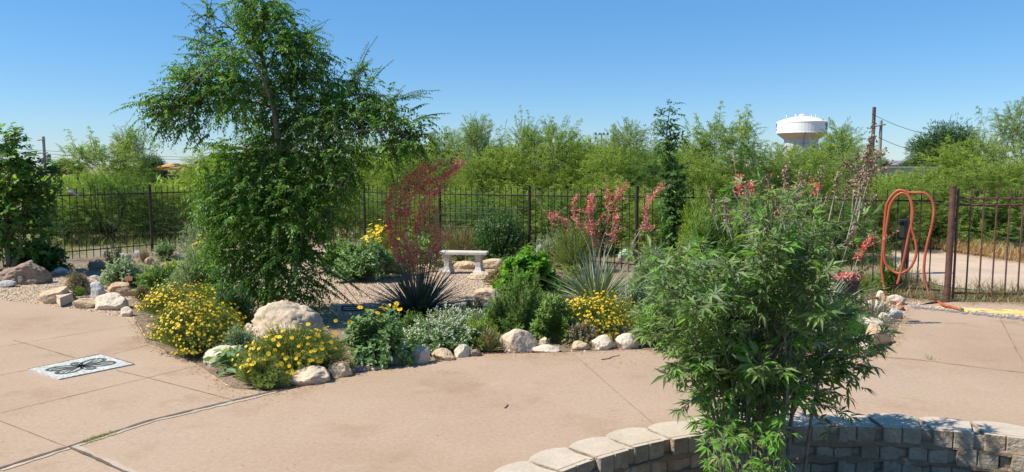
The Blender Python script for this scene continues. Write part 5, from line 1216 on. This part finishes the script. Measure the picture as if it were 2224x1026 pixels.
# ------------------------------------------------------------------ red yuccas
def yucca(u, v, wpx, nbl, Lm, leafm, stalks, fm, label, seed, dense=1.0, pale=0.0, hang=0.0):
    r = rg(seed); b = G(u, v) + [0, .15, -.02]; Y = b[1]; t = thing('red_yucca', label, 'yucca', b, 'red flowering yuccas'); lf = Acc()
    n = nbl; th = r.uniform(0, 6.283, n); el = np.clip(r.beta(1.1, 1.5, n), .03, .98) * R(80) + R(4); L = Lm * r.uniform(.6, 1.1, n) * (1 - .1 * np.sin(el))
    h = np.stack([np.cos(th), np.sin(th), np.zeros(n)], 1); s = np.linspace(0, 1, 7)[None, :, None]
    d = h * np.cos(el)[:, None] + np.array([0, 0, 1]) * np.sin(el)[:, None]
    o_ = h * .07 * r.uniform(.2, 1, (n, 1))
    q = b + o_[:, None] + d[:, None] * L[:, None, None] * s - np.array([0, 0, 1]) * (.20 * L * np.cos(el))[:, None, None] * s ** 2
    q[:, :, 2] = np.maximum(q[:, :, 2], .01)
    sv = nz(np.cross(d, np.array([0, 0, 1.0]) + r.normal(0, .2, (n, 3))))[:, None]; wd = (.0105 * (1 - s ** 2.5) + .0008)
    up = np.cross(sv, d[:, None]) * .004
    V = np.stack([q + sv * wd, q - up * (1 - s), q - sv * wd], 2).reshape(-1, 3); i = (np.arange(n)[:, None] * 21 + np.arange(6)[None] * 3).reshape(-1)
    lf.add(V, np.stack([i, i + 1, i + 4, i + 3], 1), np.repeat(r.uniform(0, 1, n), 6)); lf.add(V, np.stack([i + 1, i + 2, i + 5, i + 4], 1), np.repeat(r.uniform(0, 1, n), 6))
    lf.build('blades', leafm, t)
    for pts, f0, dn, br, *ov in stalks:
        fm_ = ov[0] if ov else fm
        q = catmull([b + [0, 0, .05]] + [P(uu, vv, Y + dy) for uu, vv, dy in pts], 8); m = len(q)
        a = Acc(); a.tube(q, np.linspace(.0085, .003, m), 6, cap=False)
        fl = Acc(); st = int(m * f0)
        def bloom(pp, k, sp, sz):
            c = pp[r.integers(0, len(pp), k)] + r.normal(0, sp, (k, 3)); fl.leaves(c, r.normal(0, 1, (k, 3)) + [0, 0, .5], r.normal(0, 1, (k, 3)), sz * r.uniform(.6, 1.3, k), sz * .42, np.clip(r.normal(.5, .28, k), 0, 1), 'd')
        seg = q[st:]; seg = np.stack([np.interp(np.linspace(0, len(seg) - 1, 60), np.arange(len(seg)), seg[:, j]) for j in range(3)], 1)
        bloom(seg, int(230 * dn * dense), .020, .036)
        for k in range(br):
            j = r.integers(0, 42); A = seg[j]; tn = nz(seg[min(j + 3, 59)] - seg[j]); B = A + (tn * .6 + r.normal(0, .62, 3) + [0, 0, .25]) * r.uniform(.10, .34)
            a.tube([A, (A + B) / 2 + [0, 0, -.015], B], [.0028, .0022, .0015], 4, cap=False); ss = np.linspace(.2, 1, 12)[:, None]; bloom(A * (1 - ss) + B * ss, int(30 * dn), .014, .030)
        so_ = a.build('flower_stalk', M['palestem'] if seed != 601 else ROCK['rust'], t); fo = fl.build('blossoms', M[fm_], None)
        fo.parent = so_; fo.data.transform(__import__('mathutils').Matrix.Translation(-b_vec(b)))
    return t
def b_vec(b): return Vector([float(x) for x in b])
yucca(905, 688, 230, 420, 1.08, M['blade'],  # pinker arcs and deeper lower stalks put sun and tree shade into colour
  [([(880, 600, 0), (850, 500, 0), (848, 440, 0), (868, 400, 0), (905, 375, 0), (935, 362, 0)], .42, 2.0, 8, 'redflower'), ([(890, 600, 0), (868, 510, .1), (866, 450, .1), (890, 405, .1), (930, 378, .1), (962, 352, .1)], .42, 2.2, 9, 'pinkflower'),
   ([(893, 600, 0), (884, 500, .1), (890, 440, .1), (915, 405, .1), (950, 385, .1)], .48, 1.4, 6, 'redflower'), ([(908, 600, 0), (905, 500, 0), (918, 440, 0), (950, 400, 0), (980, 375, 0), (1003, 354, 0)], .45, 2.2, 6, 'pinkflower'),
   ([(912, 600, 0), (915, 500, .1), (935, 440, .1), (958, 405, .1)], .5, 1.1, 5, 'redflower'),
   ([(900, 600, -.1), (862, 560, -.1), (846, 500, -.1), (842, 450, -.1)], .38, .8, 20, 'shadowed'), ([(905, 600, 0), (890, 560, .15), (876, 500, .2), (880, 440, .2)], .38, .8, 18),
   ([(905, 610, -.1), (900, 570, -.15), (905, 500, -.2), (912, 440, -.2)], .38, .8, 18, 'shadowed'), ([(910, 600, 0), (925, 560, .1), (940, 500, .1), (948, 450, .1)], .38, .7, 16), ([(915, 620, .1), (945, 565, .2), (965, 525, .2), (988, 490, .2)], .45, .7, 10),
   ([(895, 610, 0), (880, 580, .1), (862, 530, .2), (858, 480, .2)], .35, .7, 16, 'shadowed'), ([(905, 620, 0), (925, 575, 0), (945, 535, 0), (955, 500, 0)], .4, .6, 14)],
  'redflower', 'leftmost red yucca with dense red flower stalks arching over dark blades', 601)
yucca(1298, 668, 230, 460, 1.0, M['bladepale'],
  [([(1262, 560, 0), (1238, 510, 0), (1225, 480, 0), (1200, 468, 0)], .55, .6, 1), ([(1255, 590, 0), (1215, 510, -.1), (1198, 478, -.1), (1197, 462, -.1)], .62, .5, 2), ([(1285, 560, 0), (1262, 500, 0), (1245, 455, 0), (1254, 422, 0)], .50, 1.0, 2),
   ([(1290, 560, 0), (1284, 500, 0), (1281, 450, 0), (1282, 425, 0)], .48, 1.8, 7), ([(1293, 560, .1), (1290, 520, .1), (1275, 490, .1)], .5, 1.0, 4), ([(1300, 560, 0), (1318, 490, 0), (1322, 440, 0), (1320, 415, 0)], .5, 1.0, 2), ([(1308, 570, 0), (1335, 480, 0), (1340, 430, 0), (1362, 400, 0)], .5, 1.2, 3),
   ([(1310, 580, -.1), (1330, 530, -.1), (1336, 500, -.1), (1340, 470, -.1)], .5, .8, 3), ([(1330, 590, .1), (1375, 540, .1), (1402, 490, .1), (1402, 452, .1)], .72, .7, 3), ([(1330, 590, .1), (1385, 510, .15), (1412, 440, .15), (1438, 398, .15)], .66, .8, 3), ([(1345, 600, 0), (1375, 530, 0), (1385, 500, 0), (1420, 495, 0)], .8, .3, 2)],
  'pinkflower', 'middle red yucca with upright coral flower spikes over pale green blades', 602)
yucca(1770, 712, 230, 260, .95, M['bladepale'],
  [([(1720, 560, 0), (1640, 470, 0), (1606, 420, 0), (1606, 382, 0)], .72, .8, 2), ([(1720, 560, 0), (1670, 480, 0), (1635, 430, 0), (1630, 400, 0)], .75, .6, 2), ([(1760, 580, 0), (1780, 480, 0), (1770, 420, 0), (1775, 405, 0)], .7, .8, 3), ([(1740, 600, 0), (1650, 500, 0), (1612, 470, 0)], .6, .9, 5),
   ([(1800, 640, 0), (1850, 590, 0), (1868, 550, 0), (1898, 508, 0)], .66, 1.2, 2), ([(1750, 580, 0), (1700, 500, 0), (1690, 460, 0)], .6, .8, 5)],
  'redflower', 'rightmost red yucca mostly hidden behind the big foreground shrub', 603)

# ------------------------------------------------------------------ pots, signs, bin
pt = thing('flower_pot', 'black nursery pot of pink blooms by the fence, beside the big shrub', 'flower pot', G(1838, 660))
a = Acc(); c = G(1838, 660); lathe(a, c, [(.01, .01), (.13, .01), (.17, .32), (.185, .32), (.185, .36), (.165, .36), (.16, .30), (.01, .30)], 20); a.build('pot', M['blackplastic'], pt)
r = rg(71); a = Acc(); n = 260; p = c + np.stack([r.normal(0, .09, n), r.normal(0, .09, n), r.uniform(.33, .43, n)], 1)
a.leaves(p, r.normal(0, 1, (n, 3)) + [0, 0, .5], r.normal(0, 1, (n, 3)), .05, .035, r.uniform(0, 1, n), 'o'); a.build('blooms', M['pinkflower'], pt)
bn = thing('trash_bin', 'black post mounted bin beyond the fence, seen through the hose loops', 'bin', G(1964, 590))
c = G(1964, 590); a = Acc(); a.box(c + [0, 0, .35], (.10, .10, .75)); a.build('post', M['blackplastic'], bn)
a = Acc(); a.box(c + [0, 0, .80], (.17, .16, .30)); a.box(c + [0, 0, .97], (.30, .2, .035)); a.build('box', M['blackplastic'], bn)
def psign(u, v, vt, wpx, hpx, mat, label, lines=0, Y=None):
    c = G(u, v); k = c[1] / FPX; z = P(u, vt, c[1])[2]; t = thing('plant_sign', label, 'sign', c, 'plant signs in the bed')
    a = Acc(); a.tube([c, [c[0], c[1] + .01, z]], .006, 5); a.build('stake', M['greymetal'], t)
    w_, h_ = wpx * k, hpx * k; up = np.array([0, .35, .94]); a = Acc(); cc = np.array([c[0], c[1] - .008, z]); dn_ = np.array([0, .94, -.35]) * .004
    V = [cc + np.array([i * w_ / 2, 0, 0]) + up * j * h_ / 2 + s_ * dn_ for s_ in (-1, 1) for i, j in ((-1, -1), (1, -1), (1, 1), (-1, 1))]
    a.add(V, [[0, 1, 2, 3], [7, 6, 5, 4], [0, 4, 5, 1], [1, 5, 6, 2], [2, 6, 7, 3], [3, 7, 4, 0]]); a.build('plate', mat, t)
    if lines:
        a = Acc(); r = rg(5)
        for l in range(lines):
            x = -w_ * .4
            while x < w_ * .38:
                q = r.uniform(.006, .02); y = (l - (lines - 1) / 2) * -h_ * .32; o1 = cc - dn_ * 1.4
                a.add([o1 + [x, 0, 0] + up * (y - .006), o1 + [x + q, 0, 0] + up * (y - .006), o1 + [x + q, 0, 0] + up * (y + .006), o1 + [x, 0, 0] + up * (y + .006)], [[0, 1, 2, 3]]); x += q + .006
        a.build('lettering', M['signtext'], t)
psign(281, 632, 605, 17, 10, M['signbrown'], 'rust brown plate sign on a stake behind the rusty orange rock')
psign(298, 562, 547, 10, 7, M['signpale'], 'pale blue plate sign by the foot of the left fence')
psign(765, 690, 670, 46, 12, M['blackplastic'], 'black plate sign with worn white letters on the gravel left of the red yucca', 2)

# ------------------------------------------------------------------ big foreground shrub (palmate leaves)
def foreground_shrub():
    r = rg(700); Y0 = 4.05; root = np.array([1.33, Y0, .03])
    t = thing('chaste_shrub', 'big foreground shrub with palmate leaves and grey stems inside the block wall', 'shrub', root)
    poly = [(1392, 650), (1402, 590), (1440, 550), (1490, 515), (1545, 475), (1600, 425), (1690, 400), (1770, 390), (1820, 410), (1850, 470), (1856, 560), (1826, 640), (1838, 720), (1845, 770), (1812, 830), (1760, 860), (1790, 900),
            (1740, 930), (1640, 950), (1550, 920), (1515, 880), (1478, 830), (1428, 760), (1398, 700)]
    wood = Acc(); lf = Acc(); SP = Acc(); seeds = []
    tips = []
    while len(tips) < 86:
        u, v = r.uniform(1390, 1885), r.uniform(390, 950)
        if not inpoly(np.array([u]), np.array([v]), poly)[0]: continue
        if (v > 800 and r.random() < .62) or (v < 470 and r.random() < .35): continue
        # depth scatter follows the half width of the crown
        hw = .62 if v < 800 else .38
        dy = r.uniform(-1, 1) * hw * .85; tips.append((u, v, dy))
    tips += [(1405, 585, 0), (1420, 700, .1), (1865, 500, -.1), (1860, 760, 0), (1840, 690, .1), (1590, 410, .1), (1430, 640, -.2), (1405, 720, 0)]
    while len(tips) < 102:
        u, v = r.uniform(1500, 1790), r.uniform(800, 935)
        if inpoly(np.array([u]), np.array([v]), poly)[0]: tips.append((u, v, r.uniform(-.35, .35)))
    def palm(c, axis, up, sz, m, tone):
        # m leaflets fanned around the petiole end
        N = len(c); axis = nz(axis); sv = nz(np.cross(axis, up)); 
        fan = [(-1.25, .55), (-.66, .85), (0, 1.0), (.66, .85), (1.25, .55)]
        for a_, l_ in fan:
            d = axis * math.cos(a_) + sv * math.sin(a_) - up * r.uniform(.0, .30, (N, 1)) - np.array([0, 0, .10])
            L = sz * l_ * r.uniform(.85, 1.15, N)
            lf.leaves(c, d + r.normal(0, .08, (N, 3)), up + r.normal(0, .22, (N, 3)), L, L * .215, np.clip(tone + r.normal(0, .1, N), 0, 1), 'l', m, curl=.16)
    allq = []
    for ti, (u, v, dy) in enumerate(tips):
        e = P(u, v, Y0 + .12 + dy); s0 = root + np.array([r.normal(0, .07), r.normal(0, .08), 0]); s0[0] += .12 * (e[0] - root[0])
        if ti > 30:
            cand = [qq for qq, ee, vv in allq[:31] if ee[2] > e[2] * .7]
            if cand:
                qq = min(cand, key=lambda z: np.linalg.norm(z[len(z) // 2:] - e, axis=1).min() + r.uniform(0, .12)); s0 = qq[int(len(qq) * r.uniform(.3, .55))]
                if s0[2] > e[2] - .08: s0 = qq[int(len(qq) * .2)]
        m1 = s0 + (e - s0) * [.22, .22, .5] + r.normal(0, .02, 3); q = catmull([s0, m1, s0 + (e - s0) * [.62, .62, .8] + r.normal(0, .02, 3), e], 8)
        hi = e[2] > 1.2; wood.tube(q, np.linspace(.0065 if hi else .0045, .0016, len(q)), 6, cap=False); allq.append((q, e, v))
    for (q, e, v) in allq:
        m = len(q); st = int(m * (.42 if e[2] > 1.0 else .5)); idx = np.arange(st, m); 
        # leaf pairs on the stem plus short side shoots
        k = 13; s = r.uniform(st, m - 1, k); c = np.stack([np.interp(s, np.arange(m), q[:, j]) for j in range(3)], 1)
        tn = nz(q[-1] - q[st])
        side = nz(r.normal(0, 1, (k, 3)) * [1, 1, .35]); pet = c + side * r.uniform(.03, .07, (k, 1))
        hi_ = np.clip((e[2] - 1.35) / .5, 0, 1)
        ns = 5
        ssel = r.uniform(st, m - 1, ns); cs = np.stack([np.interp(ssel, np.arange(m), q[:, j]) for j in range(3)], 1)
        C_, A_ = [pet], [side + tn * .5]
        for j in range(ns):
            sd_ = nz(tn * .7 + r.normal(0, .55, 3)); Ls = r.uniform(.08, .22); wood.tube([cs[j], cs[j] + sd_ * Ls], [.003, .0015], 5, cap=False)
            kk = 5; ts = np.linspace(.35, 1, kk)[:, None]; cc = cs[j] + sd_ * Ls * ts; sd2 = nz(r.normal(0, 1, (kk, 3)) * [1, 1, .4] + sd_ * .4); C_.append(cc + sd2 * .03); A_.append(sd2 + sd_ * .4)
        C_.append(np.repeat(e[None], 4, 0)); A_.append(nz(tn + r.normal(0, .6, (4, 3))))
        C_ = np.concatenate(C_); A_ = np.concatenate(A_); N = len(C_); up = nz(np.array([-.15, -.25, 1.0]) + r.normal(0, .45, (N, 3))); tone = np.clip(.45 + r.normal(0, .25, N), 0, 1)
        sz = r.uniform(.048, .108, N) * (1 - .12 * hi_)
        pale = r.random(N) < (.07 + .28 * hi_); new = (~pale) & (r.random(N) < .20)
        gsel = ~(pale | new)
        for sel, mm in ((gsel, 0), (pale, 1), (new, 2)):
            if sel.sum(): palm(C_[sel], A_[sel], up[sel], sz[sel], mm, tone[sel])
    # fresh low shoots at the foot
    for k in range(26):
        u, v = r.uniform(1535, 1725), r.uniform(905, 1060); e = P(u, v, Y0 - .32 + r.normal(0, .07)); s0 = root + np.array([(e[0] - root[0]) * .7, -.22, 0])
        q = catmull([s0, (s0 + e) / 2 + r.normal(0, .01, 3), e], 6); wood.tube(q, np.linspace(.004, .0016, len(q)), 5, cap=False)
        n = 9; s = r.uniform(2, len(q) - 1, n); s[:3] = len(q) - 1; c = np.stack([np.interp(s, np.arange(len(q)), q[:, j]) for j in range(3)], 1); ax = nz(r.normal(0, 1, (n, 3)) * [1, 1, .3]); palm(c + ax * .02, ax, nz(np.array([-.1, -.3, 1.0]) + r.normal(0, .3, (n, 3))), r.uniform(.05, .085, n), 2 if r.random() < .75 else 0, r.uniform(.3, 1, n))
    # hanging outliers on both sides
    for (u0, v0, u1, v1) in [(1560, 860, 1470, 895), (1540, 850, 1482, 830), (1720, 830, 1830, 800), (1740, 860, 1840, 862), (1730, 880, 1846, 905), (1720, 870, 1800, 940), (1780, 780, 1890, 735), (1800, 770, 1930, 722), (1500, 720, 1405, 740), (1820, 740, 1915, 760), (1760, 640, 1880, 660)]:
        A, B = P(u0, v0, Y0 - .1), P(u1, v1, Y0 - .15); q = catmull([A, (A + B) / 2 + [0, 0, .03], B], 6); wood.tube(q, np.linspace(.005, .002, len(q)), 5, cap=False)
        n = 9; s = np.linspace(3, len(q) - 1, n); c = np.stack([np.interp(s, np.arange(len(q)), q[:, j]) for j in range(3)], 1); ax = nz(nz(B - A) * .6 + r.normal(0, .6, (n, 3))); palm(c, ax, nz(np.array([0, -.2, 1.0]) + r.normal(0, .3, (n, 3))), r.uniform(.06, .09, n), 0, r.uniform(.2, .7, n))
    # thick pale stems low down
    for (u0, u1, v1, rr) in [(1640, 1600, 640, .016), (1668, 1690, 600, .018), (1622, 1560, 700, .014), (1700, 1760, 620, .015), (1652, 1655, 520, .015), (1735, 1800, 700, .012), (1590, 1500, 760, .011), (1690, 1720, 500, .012), (1664, 1640, 470, .010)]:
        A = P(u0, 1120, Y0 + .02); A[2] = .03; B = P(u1, v1, Y0 + r.normal(.05, .12)); q = catmull([A, A * .5 + B * .5 + [(A[0] - B[0]) * .14, 0, 0] + r.normal(0, .012, 3), B], 10); wood.tube(q, np.linspace(rr, .005, len(q)), 8, cap=False)
    wood.build('stems', M['shrubstem'], t, smooth=True)
    lf.build('foliage', [M['vitex'], M['vitexpale'], M['vitexnew']], t)
    # faded flower spikes
    tall = [(1640, 560, 1618, 395), (1700, 540, 1738, 395), (1720, 520, 1742, 372), (1760, 520, 1786, 360), (1690, 520, 1665, 380), (1800, 560, 1845, 392), (1840, 520, 1880, 350), (1850, 500, 1890, 300), (1862, 480, 1898, 262), (1858, 500, 1905, 335), (1850, 470, 1862, 330), (1740, 500, 1700, 372), (1590, 520, 1572, 430),
            (1760, 740, 1782, 640), (1700, 770, 1728, 700), (1740, 760, 1745, 690), (1820, 600, 1862, 480), (1830, 630, 1890, 575), (1770, 480, 1800, 420), (1660, 500, 1690, 430), (1560, 500, 1540, 415), (1690, 480, 1710, 350), (1800, 480, 1822, 375)]
    for i, (u0, v0, u1, v1) in enumerate(tall):
        y = Y0 + r.normal(-.05, .14); A, B = P(u0, v0, y), P(u1, v1, y - .02); a = Acc(); q = catmull([A, (A + B) / 2 + r.normal(0, .006, 3), B], 8); m = len(q); a.tube(q, np.linspace(.0035, .0015, m), 5, cap=False)
        hi = i in (6, 7, 8, 9, 10); Ls = .20 if hi else .12; D = np.linalg.norm(q - B, axis=1); n = 100 if hi else 80
        s = r.uniform(0, 1, n) ** .9; c = B + nz(A - B) * Ls * s[:, None]; wd = .010 * (.35 + s)[:, None]; c = c + r.normal(0, 1, (n, 3)) * wd
        a.leaves(c, r.normal(0, 1, (n, 3)) + [0, 0, .4], r.normal(0, 1, (n, 3)), .013, .010, r.uniform(0, 1, n), 'o', 1)
        if hi:
            for b_ in range(2):
                o_ = B + nz(A - B) * r.uniform(.1, .3); e2 = o_ + nz(nz(B - A) + r.normal(0, .6, 3)) * .13; a.tube([o_, e2], [.002, .0012], 4, cap=False); s = r.uniform(.2, 1, (50, 1)); a.leaves(o_ * (1 - s) + e2 * s + r.normal(0, .007, (50, 3)), r.normal(0, 1, (50, 3)), r.normal(0, 1, (50, 3)), .013, .010, r.uniform(0, 1, 50), 'o', 1)
        a.build('seed_spike', [M['palestem'], M['spike']], t)
foreground_shrub()
